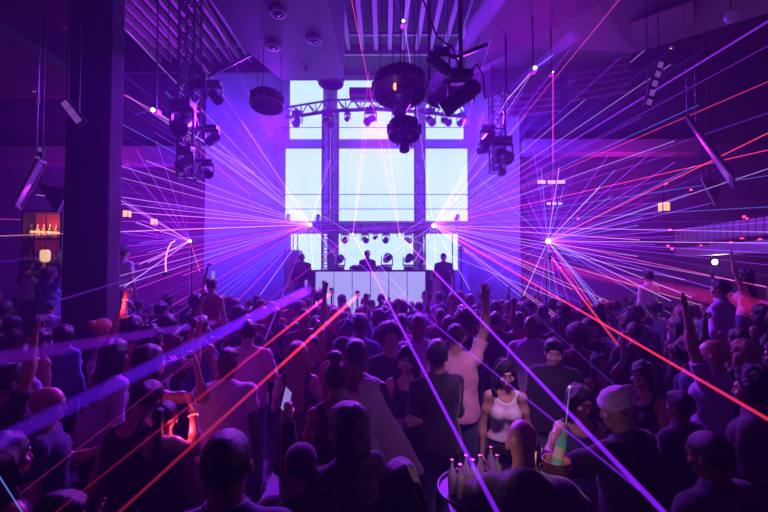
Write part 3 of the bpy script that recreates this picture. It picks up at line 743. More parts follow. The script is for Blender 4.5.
for pxa, lab in ((325.4, 'slim lattice column left of the middle screens, farther from them'), (334.4, 'slim lattice column against the left edge of the middle screens'), (420, 'lattice column right of the middle screens')):
    p = at(pxa, 280, 12.8); truss((p.x, 12.8, ZST), (p.x, 12.8, at(0, 108, 12.6).z), .20 if pxa < 400 else .30, 'truss_column', lab, 'truss', M_FIX, 'truss columns in front of the screens')
pts = [at(286, 113, 11.2), at(330, 106, 10.9), at(376, 104, 10.8), at(420, 107, 10.9), at(466, 112, 11.2)]
e0 = empty('curved_truss', pts[0], 0, 'curved silver lattice truss crossing in front of the upper screens', 'truss')
for k, (dz, dy) in enumerate(((.16, 0), (-.16, .0), (0, .28))):
    MB().tube([p-pts[0]+Vector((0, dy, dz)) for p in pts], .03).build('chord', M_FIX, e0)
mb = MB()
for a, b in zip(pts, pts[1:]):
    for i in range(6):
        p = a.lerp(b, i/6)-pts[0]; q_ = a.lerp(b, (i+1)/6)-pts[0]; o = [Vector((0, 0, .16)), Vector((0, 0, -.16)), Vector((0, .28, 0))]
        s0, s1 = (o[0], o[1]) if i % 2 else (o[1], o[0]); mb.cyl(p+s0, q_+s1, .018, seg=6); mb.cyl(p+s0, q_+o[2], .016, seg=6); mb.cyl(p+s1, p+o[2], .016, seg=6)
mb.build('lacing', M_FIX, e0)
# bridge under the upper screens
p, q_ = at(284, 228, 12.45), at(466, 228, 12.45)
truss(p, q_, .26, 'bridge_truss', 'long horizontal truss between upper and lower screens', 'truss', M_FIX)
struct(MB().box(((p.x+q_.x)/2, 13.06, p.z), (q_.x-p.x, .12, .36)).build('trim_bridge_fascia', M_FLANK))

# lighting fixtures --------------------------------------------------
def moving_head(loc, aim, s, label, up=False, m=M_FIX, group='small moving lights over the stage', name='moving_head_light', hang=0, long=1.0):
    """base box, yoke with two arms, barrel head with lens. aim: direction; up=True stands on its base"""
    e = empty(name, loc, 0, label, 'stage light', group); sg = 1 if up else -1
    MB().box((0, 0, sg*-.0), (.34*s, .26*s, .12*s), bevel=.015*s).build('base', m, e)
    yk = MB(); yk.box((0, 0, sg*.10*s), (.40*s, .10*s, .06*s))
    for x in (-1, 1): yk.box((x*.19*s, 0, sg*.25*s), (.035*s, .09*s, .30*s), bevel=.01*s)
    yk.build('yoke', m, e)
    c = Vector((0, 0, sg*.33*s)); d = Vector(aim).normalized(); R = d.to_track_quat('Z', 'Y').to_matrix()
    lz = s*long; MB().lathe([(.07*s, -.20*lz), (.12*s, -.17*lz), (.135*s, -.05*lz), (.125*s, .08*lz), (.145*s, .17*lz), (.145*s, .21*lz), (.11*s, .205*lz)], c, 20, R).build('head', m, e, True)
    MB().cyl(c+d*.200*lz, c+d*(.205*lz+.012*s), .12*s, seg=20).build('lens', M_LENS, e)
    if hang: MB().cyl((0, 0, .05*s), (0, 0, hang), .02*s, seg=8).box((0, 0, .09*s), (.08*s, .1*s, .1*s)).build('clamp', m, e)
    return e
for i, (px, lab) in enumerate(((345, 'first moving light from the left under the bridge'), (365, 'second moving light from the left under the bridge'), (375.5, 'smaller middle moving light hanging under the bridge'), (386, 'moving light right of middle under the bridge'), (408, 'rightmost moving light under the bridge'))):
    P = at(px, 233, 12.3); moving_head(P, (math.sin(i*2)*.4, -1, -.4), .62 if i != 2 else .4, lab)
for px, lab in ((288, 'small moving light standing on the left end of the bridge'), (318, 'small moving light on the bridge left of middle'), (457, 'small moving light standing on the right end of the bridge')):
    P = at(px, 222, 12.4); moving_head(P, (.2, -.6, .6), .42, lab, up=True)
for i, (px, py, lab) in enumerate(((297, 113, 'leftmost moving light hanging from the curved truss'), (328, 113, 'moving light under the curved truss above the left columns'), (347.5, 113, 'slim moving light under the curved truss, left of middle'), (370.5, 110, 'boxy moving light hanging under the middle of the curved truss'), (430, 111, 'tilted moving light under the right part of the curved truss'), (446, 113, 'moving light second from the right end of the curved truss'), (461, 115, 'rightmost moving light hanging from the curved truss'))):
    P = at(px, py, 10.9)
    moving_head(P, (math.sin(i*1.7)*.6, -.7, -.6), (.75, .8, .45, .85, .8, .7, .6)[i], lab, group='moving lights on the curved truss', hang=.15)
P = at(367, 95, 10.9); e = empty('video_projector', P, 0, 'flat dark projector box mounted on top of the curved truss', 'projector')
MB().box((0, 0, 0), (.95, .5, .22), bevel=.02).build('housing', M_FIX, e); MB().cyl((.2, -.25, 0), (.2, -.32, 0), .06).build('lens', M_LENS, e)

# booth --------------------------------------------------------------
Y0 = 10.75; a, b = at(315.5, 270, Y0), at(425.5, 270, Y0); zt = a.z
bo = empty('dj_booth', ((a.x+b.x)/2, Y0, ZST-.75), 0, 'wide pale glowing booth front with vertical seams at the middle of the stage', 'booth')
w = b.x-a.x; hb = zt-(ZST-.75); n = 6
for i in range(n): MB().box((-w/2+(i+.5)*w/n, 0, hb/2), (w/n-.025, .06, hb-.04), bevel=.006).build('front_panel', M_BOOTH, bo)
MB().box((0, .38, hb-.02), (w+.1, .85, .05), bevel=.01).build('tabletop', M_BLK, bo)
for x in (-1, 1): MB().box((x*(w/2+.06), .35, hb/2), (.1, .8, hb)).build('side_panel', M_BLK, bo)
MB().box((0, .7, hb/2), (w, .05, hb)).build('rear_panel', M_BLK, bo)
# equipment on the booth
def player(x, lab):
    e = empty('media_player', (x, Y0+.42, zt+.005), 0, lab, 'music player', 'players on the booth')
    MB().box((0, 0, .05), (.32, .38, .1), bevel=.01).build('body', M_BLK, e); MB().cyl((0, -.03, .1), (0, -.03, .112), .10, seg=24).build('jog_wheel', M_STEEL, e); MB().box((0, .13, .12), (.22, .08, .03)).build('display', M_PINKSQ, e)
xm = at(368, 260, Y0).x
player(xm-.36, 'black media player left of the mixer on the booth'); player(xm+.36, 'black media player right of the mixer on the booth')
e = empty('dj_mixer', (xm, Y0+.42, zt+.005), 0, 'black mixer between the two players on the booth', 'mixer')
MB().box((0, 0, .05), (.3, .38, .1), bevel=.01).build('body', M_BLK, e)
kb = MB()
for i in range(4):
    for j in range(5): kb.cyl((-.1+i*.065, -.1+j*.05, .1), (-.1+i*.065, -.1+j*.05, .118), .012, seg=8)
kb.build('knobs', M_STEEL, e)
for px, s, lab in ((340, .72, 'dark round moving light standing at the left of the booth top'), (387, .8, 'dark round moving light on the booth just right of the performer'), (408.5, .78, 'dark round moving light standing near the right of the booth top'), (421, .55, 'low dark moving light at the right end of the booth top')):
    P = at(px, 269, Y0+.25); moving_head((P.x, P.y, zt+.05), (0.2, -1, .25), s, lab, up=True, group='moving lights standing on the booth')
# speaker boxes beside the booth, on the stage
M_SPK = mat('speaker_pale_grille', (.55, .5, .62), .6, noise=.3, scale=40)
def speaker(x, y, z, w, d, h, lab):
    e = empty('loudspeaker', (x, y, z), 0, lab, 'loudspeaker', 'loudspeakers beside the stage')
    MB().box((0, 0, h/2), (w, d, h), bevel=.02).build('cabinet', M_FIX, e); MB().box((0, -d/2-.01, h/2), (w-.06, .015, h-.06)).build('grille', M_SPK, e)
    return e
a = at(292, 266, 11.3); speaker(a.x, 11.5, ZST, .42, .5, at(0, 250, 11.3).z-ZST, 'tall pale loudspeaker on the stage left of the security guard')
a = at(436, 285, 10.9); speaker(a.x, 11.05, ZST, .3, .4, .95, 'dark loudspeaker on the stage right of the booth')
a = at(312, 285, 10.9); speaker(a.x-.1, 11.05, ZST, .25, .35, .9, 'narrow dark loudspeaker on the stage left of the booth')
# poles at the sides of the low screens
for px, lab in ((293, 'thin upright pole left of the low screens, outer one'), (297.5, 'thin upright pole left of the low screens, inner one'), (452.5, 'thin upright pole right of the low screens')):
    P = at(px, 270, 12.7); e = empty('pole', (P.x, 12.7, ZST), 0, lab, 'pole', 'poles at the sides of the low screens'); MB().cyl((0, 0, 0), (0, 0, 2.6), .02, seg=8).build('shaft', M_STEEL, e); MB().cyl((0, 0, 0), (0, 0, .03), .14).build('foot', M_BLK, e)

# big ring fixtures hanging over the floor ---------------------------
def ring_fixture(px, py, Y, R, tilt, lab, arm=True, hgt=None):
    P = at(px, py, Y); e = empty('ring_light', P, 0, lab, 'light ring', 'round hanging light rings'); Mx = Matrix.Rotation(rad(-tilt), 3, 'X')
    MB().lathe([(R*.96, -.09), (R, -.08), (R, .10), (R*.97, .13), (R*.80, .13), (R*.80, .10), (R*.93, .08), (R*.93, -.08), (R*.96, -.09)], (0, 0, 0), 40, Mx, False).build('drum', M_BLK, e, True)
    MB().ring(Mx @ Vector((0, 0, -.09)), R, .012, Mx).build('rim', M_SLAT, e)
    MB().cyl(Mx @ Vector((0, 0, .08)), Mx @ Vector((0, 0, .10)), R*.95, seg=40).build('top_plate', M_FIX, e)
    cb = MB()
    for k in range(3):
        a_ = 2*math.pi*k/3+.5; t_ = Mx @ Vector((R*.9*math.cos(a_), R*.9*math.sin(a_), .12)); cb.cyl(t_, (t_.x*.7, t_.y*.7, (hgt or H)-P.z), .008, seg=6)
    cb.build('cable', M_BLK, e)
    for k in range(8):
        a_ = 2*math.pi*k/8; MB().box(Mx @ Vector((R*math.cos(a_), R*math.sin(a_), .03)), (.05, .05, .14)).build('lug', M_BLK, e)
    return e, P
e, P = ring_fixture(400, 88, 6.2, .42, 14, 'large dark ring hanging in the middle with an orange lamp inside')
MB().sph((-.08, -.05, .0), (.03, .03, .06)).build('bulb', M_ORANGE, e)
moving_head(P+Vector((.06, 0, -.02)), (-.35, -.35, -.85), .72, 'moving light hanging below the large dark ring', m=M_FIX, long=1.5, group='big moving lights above the crowd')
e, P = ring_fixture(404, 131, 6.0, .235, 12, 'small dark ring hanging below the large ring')
moving_head(P+Vector((0, 0, -.02)), (.05, -.5, -1), .55, 'moving light hanging below the small ring', group='big moving lights above the crowd')
ring_fixture(446, 92, 6.6, .34, 10, 'dark ring hanging behind the nearest big moving light')
ring_fixture(267, 102, 8.0, .33, 12, 'dark ring hanging in front of the pale wall left of the screens')
ring_fixture(331, 80, 9.6, .30, 8, 'shallow ring hanging at the end of the soffit left of the slats')
# the big near moving lights
P = at(461, 76, 4.9)
e = moving_head(P, (-.85, .25, -.55), .8, 'largest nearest dark moving light pointing down left, above the right of the screens', m=M_FRAME, long=1.6, group='big moving lights above the crowd')
cb = MB(); cb.tube([(0, 0, .05), (-.1, 0, .35), (-.28, .1, .55), (-.45, .3, 1.2), (-.5, .5, 2.2)], .012); cb.tube([(.1, 0, .05), (.2, 0, .15), (.3, .1, .05), (.32, .1, -.25)], .01); cb.build('cable', M_BLK, e)
MB().cyl((0, 0, 0), (0, 0, H-P.z), .025).build('drop_pole', M_BLK, e)
P = at(441, 52, 5.6); moving_head(P, (-.7, .2, .7), .62, 'dark moving light tipped up above the large ring', m=M_FIX, long=1.7, group='big moving lights above the crowd')
MB().tube([P-P, Vector((.2, 0, -.08)), Vector((.55, -.4, -.12))], .03).build('arm', M_BLK, [o for o in COL.objects if o.get('label') == 'dark moving light tipped up above the large ring'][0])

# hanging light towers left and right of the stage -------------------
def tower(px, py_t, py_b, Y, lab, fx, mirror=1):
    a = at(px, py_t, Y); b = at(px, py_b, Y)
    truss((a.x, Y, b.z), (a.x, Y, H), .3, 'hanging_truss', lab, 'truss', M_FIX, 'hanging truss towers')
tower(190, 60, 178, 8.0, 'vertical truss tower hanging left of the stage, hung with lights', [])
tower(497, 120, 172, 9.5, 'vertical truss tower hanging right of the stage, hung with lights', [])
for px, py, Y, aim, s, lab in ((198, 70, 7.8, (.5, -.6, -.3), .8, 'moving light at the top of the left tower'), (215, 84, 7.8, (.6, -.4, -.7), .75, 'moving light reaching right from the left tower'),
        (183, 105, 7.6, (.1, -.8, -.6), 1.15, 'big dark moving light in the middle of the left tower'), (212, 128, 7.8, (.7, -.5, .3), .7, 'moving light low on the right side of the left tower'),
        (186, 150, 7.7, (-.4, -.7, -.6), .8, 'moving light at the bottom left of the left tower'), (208, 162, 7.9, (.4, -.7, -.4), .65, 'moving light at the bottom right of the left tower'),
        (487, 128, 9.3, (-.4, -.6, -.6), .9, 'moving light at the upper left of the right tower'), (503, 140, 9.3, (.3, -.7, -.5), 1.1, 'big dark moving light on the right tower'),
        (483, 142, 9.2, (-.7, -.4, -.2), .6, 'small moving light at the left of the right tower'), (500, 160, 9.3, (.1, -.8, -.7), .7, 'moving light at the bottom of the right tower')):
    P = at(px, py, Y); e = moving_head(P, aim, s, lab, group='moving lights on the hanging towers')
    tx = at(190, 100, 8.0).x if px < 300 else at(497, 140, 9.5).x; ty = 8.0 if px < 300 else 9.5
    MB().cyl((0, 0, .02), (tx-P.x, ty-P.y, .06), .03, seg=8).build('bracket', M_BLK, e)
# thin boom arm from the left tower to the soffit
A, B_ = at(205, 78, 7.9), at(250, 55, 8.0); e = empty('boom_arm', A, 0, 'thin dark boom arm rising from the left tower to the soffit', 'arm'); MB().cyl((0, 0, 0), B_-A, .03).build('tube', M_BLK, e); MB().box((0, 0, 0), (.12, .12, .12)).build('clamp', M_BLK, e)

# downlights in the soffit and ceiling -------------------------------
def downlight(px, py, z, lab, warm=None, r=.11, group='round downlights in the soffits'):
    d = at(px, py, 1.0)-Vector((0, 0, CAM_Z)); t = (z-CAM_Z)/d.z; x, y = d.x*t, t
    e = empty('downlight', (x, y, z), 0, lab, 'ceiling light', group)
    MB().lathe([(r*.72, -.005), (r, -.0), (r, -.05), (r*.95, -.075), (r*.7, -.08), (r*.62, -.045)], (0, 0, 0), 28).build('trim_ring', M_SLAT, e, True)
    MB().sph((0, 0, -.045), (r*.55, r*.55, r*.35)).build('bulb', M_LENS if warm is None else warm, e, True)
downlight(273, 44, zs, 'round downlight at the outer edge of the left soffit', r=.15); downlight(314, 38, zs, 'round downlight at the inner side of the left soffit', r=.15)
downlight(278, 10, zs, 'round downlight nearest the viewer in the left soffit', r=.15); downlight(306, 67, zs, 'tiny dark downlight near the far end of the left soffit', r=.05)
M_DIMW = glow('lamp_dim_amber', (1, .55, .18), 5)
downlight(664, 20, H, 'small amber ceiling lamp at the upper right, higher one', M_DIMW, .07, 'amber ceiling lamps'); downlight(671, 46, H, 'small amber ceiling lamp at the upper right, lower one', M_DIMW, .06, 'amber ceiling lamps')
downlight(34, 88, 6.2, 'small amber ceiling lamp at the upper left, higher one', M_DIMW, .045, 'amber ceiling lamps'); downlight(38, 99, 6.2, 'small amber ceiling lamp at the upper left, lower one', M_DIMW, .045, 'amber ceiling lamps')
struct(MB().box((-8.2, 6.2, 6.3), (4.0, 5.4, .2)).build('ceiling_lower_left', M_CEIL))

# hanging tilted display panels and light bars -----------------------
M_PANEL = mat('panel_smoked_acrylic', (.30, .20, .42), .25, noise=.2, scale=3, emis=(.35, .08, .7), es=.10)
def hang_panel(corners, Y, dY, lab, n_inner=1):
    q = [at(x, y, Y+d) for (x, y), d in zip(corners, dY)]; c = sum(q, Vector())/4
    e = empty('hanging_screen', c, 0, lab, 'panel', 'tilted hanging panels'); l = [v-c for v in q]
    MB().slab([v*.93 for v in l], .03).build('screen', M_PANEL, e)
    fr = MB()
    for i in range(4): fr.cyl(l[i], l[(i+1) % 4], .022, seg=6)
    fr.build('frame', M_SLAT, e)
    cb = MB()
    for v in sorted(l, key=lambda v: -v.z)[:2]: cb.cyl(v, (v.x, v.y, H-c.z), .003, seg=5)
    cb.build('cable', M_BLK, e)
hang_panel([(37, 160), (45, 163), (19.5, 209), (13.5, 204)], 4.4, (0, .35, .35, 0), 'tilted framed panel hanging at the far left of the room')
hang_panel([(687, 116), (696, 130), (734, 187), (733, 175)], 5.0, (0, .5, .5, 0), 'tilted framed panel hanging at the right side of the room')
def light_bar(a, b, n, Y, lab, sz):
    A, B_ = at(*a, Y), at(*b, Y); e = empty('light_bar', A, 0, lab, 'light bar', 'hanging bars of square lights'); d = B_-A; ang = math.atan2(d.z, d.x)
    R = Matrix.Rotation(-ang, 3, 'Y'); MB().box(d/2, (d.length+.15, .06, sz*1.3), R).build('housing', M_BLK, e)
    for i in range(n): MB().box(d*(i/(n-1))+Vector((0, -.035, 0)), (sz*.95, .02, sz*.8), R).build('lamp', M_PINKSQ, e)
    MB().cyl((0, 0, 0), (0, 0, H-A.z), .008, seg=6).cyl(d, (d.x, 0, H-A.z), .008, seg=6).build('cable', M_BLK, e)
light_bar((68, 106), (79, 120), 3, 5.0, 'short bar of three violet squares near the black pillar', .10)
light_bar((659, 66), (648, 103), 5, 6.5, 'slanting bar of violet squares hanging at the upper right', .10)
light_bar((93, 2), (84, 22), 3, 6.5, 'slanting violet light bar at the very top left', .12)
light_bar((42, 150), (36, 168), 3, 7.0, 'dim violet light bar behind the left tilted panel', .08)
# pennant shapes at the balcony
def pennant(px, py, Y, s, lab):
    P = at(px, py, Y); e = empty('triangle_fin', P, 0, lab, 'fin', 'triangular fins')
    mb = MB(); f = [(-.5*s, 0, .5*s), (.5*s, .1, .35*s), (.15*s, .05, -.6*s)]; a_ = [mb.bm.verts.new(v) for v in f]; b2 = [mb.bm.verts.new((v[0], v[1]+.05, v[2])) for v in f]
    mb.bm.faces.new(a_); mb.bm.faces.new(b2[::-1])
    for i in range(3): mb.bm.faces.new((a_[i], a_[(i+1) % 3], b2[(i+1) % 3], b2[i]))
    mb.build('blade', M_BULK, e); MB().cyl((-.4*s, .03, .45*s), (-.4*s, .03, H-P.z), .01, seg=5).build('cable', M_BLK, e)
pennant(714, 190, 8.0, .5, 'pale triangular fin hanging behind the right tilted panel'); pennant(50, 197, 6.0, .4, 'pale triangular fin hanging above the bar at the far left'); pennant(172, 101, 8.2, .28, 'small pale triangular fin beside the left tower')

# signs and lanterns -------------------------------------------------
M_SIGN = glow('sign_white_violet', (.62, .45, .95), .9)
def signbox(px0, px1, py, hpx, Y, lab):
    a, b = at(px0, py, Y), at(px1, py, Y); h = hpx/F*Y; e = empty('light_box', ((a.x+b.x)/2, Y, a.z-h/2), 0, lab, 'lit box', 'pale lit boxes on the right balcony')
    w = b.x-a.x; MB().box((0, 0, h/2), (w, .12, h), bevel=.01).build('housing', M_BLK, e)
    for i in range(3): MB().box((-w/2+(i+.5)*w/3, -.066, h/2), (w/3-.05, .01, h*.7)).build('pane', M_SIGN, e)
    MB().cyl((0, 0, h), (0, 0, H-a.z+h/2), .012, seg=6).build('rod', M_BLK, e)
signbox(536, 565, 182.5, 5, 10.9, 'long pale lit box under the right balcony, upper one'); signbox(545, 562, 204, 3.5, 11.3, 'shorter pale lit box below the upper lit box')
def lantern(px, py, Y, s, lab, col):
    P = at(px, py, Y); e = empty('lantern', P, 0, lab, 'lantern', 'small glowing lanterns')
    MB().box((0, 0, 0), (s, s, s*1.25)).build('glass', col, e)
    fr = MB(); fr.box((0, 0, s*.66), (s*1.2, s*1.2, s*.12)); fr.box((0, 0, -s*.66), (s*1.2, s*1.2, s*.12))
    for i in (-1, 1):
        for j in (-1, 1): fr.box((i*s*.52, j*s*.52, 0), (s*.1, s*.1, s*1.3))
    fr.build('frame', M_BLK, e); MB().cyl((0, 0, s*.7), (0, 0, s*3), .01, seg=6).build('chain', M_BLK, e)
M_LANT = glow('lantern_glass_orange', (1, .35, .2), 1.6)
lantern(664, 207, 9.5, .17, 'orange lantern glowing at the right side below the balcony', M_LANT)
lantern(127, 214, 9.0, .12, 'orange lantern just right of the black pillar', M_LANT); lantern(154, 222, 9.5, .11, 'orange lantern second to the right of the black pillar', M_LANT)
ORD = ['first', 'second', 'third', 'fourth', 'fifth', 'sixth', 'seventh', 'eighth', 'ninth', 'tenth', 'eleventh', 'twelfth', 'thirteenth']
for k, (px, py, Y) in enumerate(sorted(((670, 230, 9.4), (668, 246, 9), (672, 249, 9), (701, 246, 8.6), (731, 243, 7.8), (742, 238, 7.4), (760, 240, 7.0), (744, 217, 8), (747, 219, 8.2), (691, 190, 10), (578, 219, 11), (666, 184, 10), (560, 268, 11.5)))):
    P = at(px, py, Y); e = empty('table_candle', P, 0, 'tiny red glowing lamp, %s from the left on the dark right side' % ORD[k], 'lamp', 'tiny red lamps along the right side')
    MB().sph((0, 0, 0), .03, 10, 8).build('bulb', M_RED, e); MB().cyl((0, 0, -.08), (0, 0, -.02), .025, seg=8).build('holder', M_BLK, e)
# bright white spot lamp on the right
P = at(715, 262, 8.6); e = empty('spot_lamp', P, 0, 'glaring white spot lamp above the heads at the right', 'lamp')
MB().lathe([(.03, .14), (.06, .12), (.075, 0), (.065, -.0), (.05, .06)], (0, 0, 0), 20, Matrix.Rotation(rad(90), 3, 'X') @ Matrix.Rotation(rad(180), 3, 'X')).build('housing', M_BLK, e, True)
MB().sph((0, .0, 0), (.05, .03, .05)).build('bulb', glow('lamp_white_hot', (1, .9, .95), 60), e); MB().cyl((0, .1, 0), (0, .1, H-P.z), .02, seg=6).build('rod', M_BLK, e)
light('spot_lamp_light', 'POINT', P+Vector((0, -.15, 0)), (0, 0, 0), 18, (.9, .8, 1), shadow_soft_size=.05)
# white arc of neon on the left
e = empty('neon_arc', at(165, 256, 9), 0, 'white curved neon tube left of the stage', 'neon light'); c0 = at(165, 256, 9)
MB().tube([at(x, y, 9)-c0 for x, y in ((166, 272), (165.5, 265), (166, 257), (168, 249), (171, 243), (175, 241))], .016).build('tube', glow('neon_pink', (1, .30, .55), 1.6), e); MB().box(at(166, 274, 9)-c0, (.1, .1, .08)).build('base', M_BLK, e)
# purple spherical lamp top right
P = at(731, 17, 6.0); e = empty('globe_lamp', P, 0, 'dim violet globe lamp hanging at the top right corner', 'lamp'); MB().sph((0, 0, 0), .09).build('globe', M_PANEL, e, True); MB().cyl((0, 0, .07), (0, 0, H-P.z), .01, seg=6).build('cable', M_BLK, e)
P = at(105, 15, 7.0); e = empty('wash_panel', P, 0, 'dim violet lit panel in the slats at the top left', 'light panel'); MB().box((0, 0, 0), (.36, .5, .05), bevel=.01).build('housing', M_BLK, e); MB().box((0, 0, -.03), (.26, .4, .01)).build('diffuser', glow('led_violet_dim', (.30, .04, .75), .5), e)
MB().cyl((0, 0, 0), (0, 0, H-P.z), .01, seg=6).build('rod', M_BLK, e)

# back bar behind the left balcony ------------------------------------
Yb = 8.5; a, b = at(24, 264, Yb), at(64, 212, Yb); w, h = b.x-a.x, b.z-a.z
e = empty('back_bar', ((a.x+b.x)/2, Yb, 0), 0, 'orange lit back bar cabinet left of the black pillar', 'bar')
MB().box((0, .25, a.z+h/2), (w, .05, h)).build('back_panel', mat('bar_back_red', (.30, .06, .05), .4, noise=.4, scale=10, emis=(.8, .05, .06), es=.10), e)
for zz in (a.z, a.z+h*.48, b.z): MB().box((0, .1, zz), (w, .34, .04)).build('shelf', M_BLK, e)
for x in (-1, 1): MB().box((x*w/2, .1, b.z/2), (.05, .34, b.z)).build('side_panel', M_BLK, e)
MB().box((0, .12, a.z/2), (w, .3, a.z)).build('cabinet', M_BLK, e)
MB().cyl((-w*.35, 0, a.z+h*.62), (w*.4, 0, a.z+h*.60), .018, seg=8).build('strip_light', M_ORANGE, e)
light('bar_light', 'POINT', ((a.x+b.x)/2, Yb-.1, a.z+h*.75), (0, 0, 0), 9, (1, .25, .12), shadow_soft_size=.05)
ORD = ['first', 'second', 'third', 'fourth', 'fifth', 'sixth', 'seventh', 'eighth', 'ninth', 'tenth', 'eleventh', 'twelfth', 'thirteenth']
bot_m = [mat('glass_bottle_amber', (.5, .2, .05), .1), mat('glass_bottle_green', (.1, .25, .12), .1), mat('glass_bottle_clear', (.6, .6, .62), .1)]
def bottle(loc, s, m, lab, group, cap=None, name='bottle', rot=None):
    e = empty(name, loc, 0, lab, 'bottle', group, rot)
    MB().lathe([(.038*s, 0), (.040*s, .01*s), (.040*s, .17*s), (.034*s, .20*s), (.015*s, .24*s), (.013*s, .29*s), (.015*s, .295*s)], (0, 0, 0), 16).build('glass', m, e, True)
    MB().cyl((0, 0, .285*s), (0, 0, .31*s), .016*s, seg=12).build('cap', cap or M_STEEL, e)
    MB().lathe([(.0405*s, .06*s), (.0412*s, .062*s), (.0412*s, .14*s), (.0405*s, .142*s)], (0, 0, 0), 16).build('label', CLOTH['cream'], e)
    return e
for row, zz in enumerate((a.z+.02, a.z+h*.48+.02)):
    for i in range(6):
        bottle(((a.x+b.x)/2-w*.42+i*w*.165, Yb+.08, zz), .95, bot_m[(i+row) % 3], '%s bottle on the %s shelf of the orange lit bar' % (ORD[i]+' from the left,', 'lower' if row == 0 else 'upper'), 'bottles on the %s shelf of the back bar' % ('lower' if row == 0 else 'upper'))
P = Vector(((a.x+b.x)/2+w*.3, Yb-.25, a.z+.18)); e = empty('lantern', P, 0, 'yellow lit lantern in front of the orange bar', 'lantern', 'small glowing lanterns')
MB().lathe([(.05, -.14), (.085, -.1), (.09, .06), (.06, .12)], (0, 0, 0), 16).build('glass', glow('lantern_glass_yellow', (1, .6, .25), .8), e); MB().ring((0, 0, .12), .06, .01).cyl((0, 0, .12), (0, 0, b.z-P.z+.02), .008, seg=6).build('chain', M_BLK, e)

# ================================================================== haze filling the room
def haze():
    me = MB().box((0, 6.5, H/2), (31.9, 22.9, H-.02)).build('haze', None)
    m = bpy.data.materials.new('haze_volume'); m.use_nodes = True; nt = m.node_tree; nt.nodes.remove(nt.nodes['Principled BSDF'])
    v = nt.nodes.new('ShaderNodeVolumeScatter'); v.inputs['Color'].default_value = (.62, .26, 1, 1); v.inputs['Density'].default_value = .009; v.inputs['Anisotropy'].default_value = .5  # violet stage light is put into the tint; haze itself is white
    nt.links.new(v.outputs[0], nt.nodes['Material Output'].inputs['Volume']); me.data.materials.append(m); me['kind'] = 'stuff'; me['label'] = 'thin theatrical haze filling the whole room'; me['category'] = 'haze'
haze()

# ================================================================== lasers
def beam_mat(name, c, s, fall):
    m = bpy.data.materials.new(name); m.use_nodes = True; nt = m.node_tree; N = nt.nodes; L = nt.links; N.remove(N['Principled BSDF'])
    tc = N.new('ShaderNodeTexCoord'); sx = N.new('ShaderNodeSeparateXYZ'); L.new(tc.outputs['Object'], sx.inputs[0])
    d = N.new('ShaderNodeMath'); d.operation = 'DIVIDE'; d.inputs[1].default_value = fall; L.new(sx.outputs[2], d.inputs[0])
    a = N.new('ShaderNodeMath'); a.operation = 'ADD'; a.inputs[1].default_value = 1; L.new(d.outputs[0], a.inputs[0])
    g = N.new('ShaderNodeMath'); g.operation = 'DIVIDE'; g.inputs[0].default_value = s; L.new(a.outputs[0], g.inputs[1])
    e = N.new('ShaderNodeEmission'); e.inputs[0].default_value = (*c, 1); L.new(g.outputs[0], e.inputs[1])
    t = N.new('ShaderNodeBsdfTransparent'); ad = N.new('ShaderNodeAddShader'); L.new(e.outputs[0], ad.inputs[0]); L.new(t.outputs[0], ad.inputs[1])
    L.new(ad.outputs[0], N['Material Output'].inputs[0]); m.cycles.emission_sampling = 'NONE'; return m
BM = {'w': beam_mat('laser_light_pale', (.62, .26, 1), 1.05, 5), 'b': beam_mat('laser_light_blue', (.10, .16, 1), .9, 5), 'p': beam_mat('laser_light_violet', (.36, .03, 1), .8, 5),
      'm': beam_mat('laser_light_magenta', (.95, .06, .50), .8, 6), 'r': beam_mat('laser_light_red', (1, .04, .12), 1.1, 9), 'o': beam_mat('laser_light_pink', (1, .30, .45), .9, 7),
      'f': beam_mat('laser_light_faint', (.26, .03, 1), .36, 5)}
def vol_mat(name, c, s):
    m = bpy.data.materials.new(name); m.use_nodes = True; nt = m.node_tree; N = nt.nodes; N.remove(N['Principled BSDF'])
    e = N.new('ShaderNodeEmission'); e.inputs[0].default_value = (*c, 1); e.inputs[1].default_value = s; nt.links.new(e.outputs[0], N['Material Output'].inputs['Volume']); return m
VB = {'w': vol_mat('lit_haze_pale', (.6, .4, 1), 26), 'p': vol_mat('lit_haze_violet', (.26, .012, 1), 38), 'm': vol_mat('lit_haze_magenta', (.9, .02, .5), 26), 'r': vol_mat('lit_haze_red', (1, .03, .12), 44), 'b': vol_mat('lit_haze_blue', (.15, .3, 1), 40)}
def haze_beam(parent, S, E_, kind, r0, r1):
    d = E_-S; mb = MB(); mb.cyl((0, 0, 0), (0, 0, d.length), r0, r1, seg=14)
    o = mb.build('laser_beam', VB[kind], parent); o.location = S-parent.location; o.rotation_euler = d.to_track_quat('Z', 'Y').to_euler()
SEG = 6
UNIT = {}
def beam(parent, S, E_, kind, r0=.006, r1=.012, name='laser_beam'):
    d = E_-S; L = d.length
    mb = MB(); mb.cyl((0, 0, 0), (0, 0, L), r0, r1, seg=SEG, caps=False)
    me = bpy.data.meshes.new(name); mb.bm.to_mesh(me); mb.bm.free(); me.materials.append(BM[kind])
    o = bpy.data.objects.new(name, me); COL.objects.link(o); o.parent = parent; o.location = S-parent.location; o.rotation_euler = d.to_track_quat('Z', 'Y').to_euler()
    return o
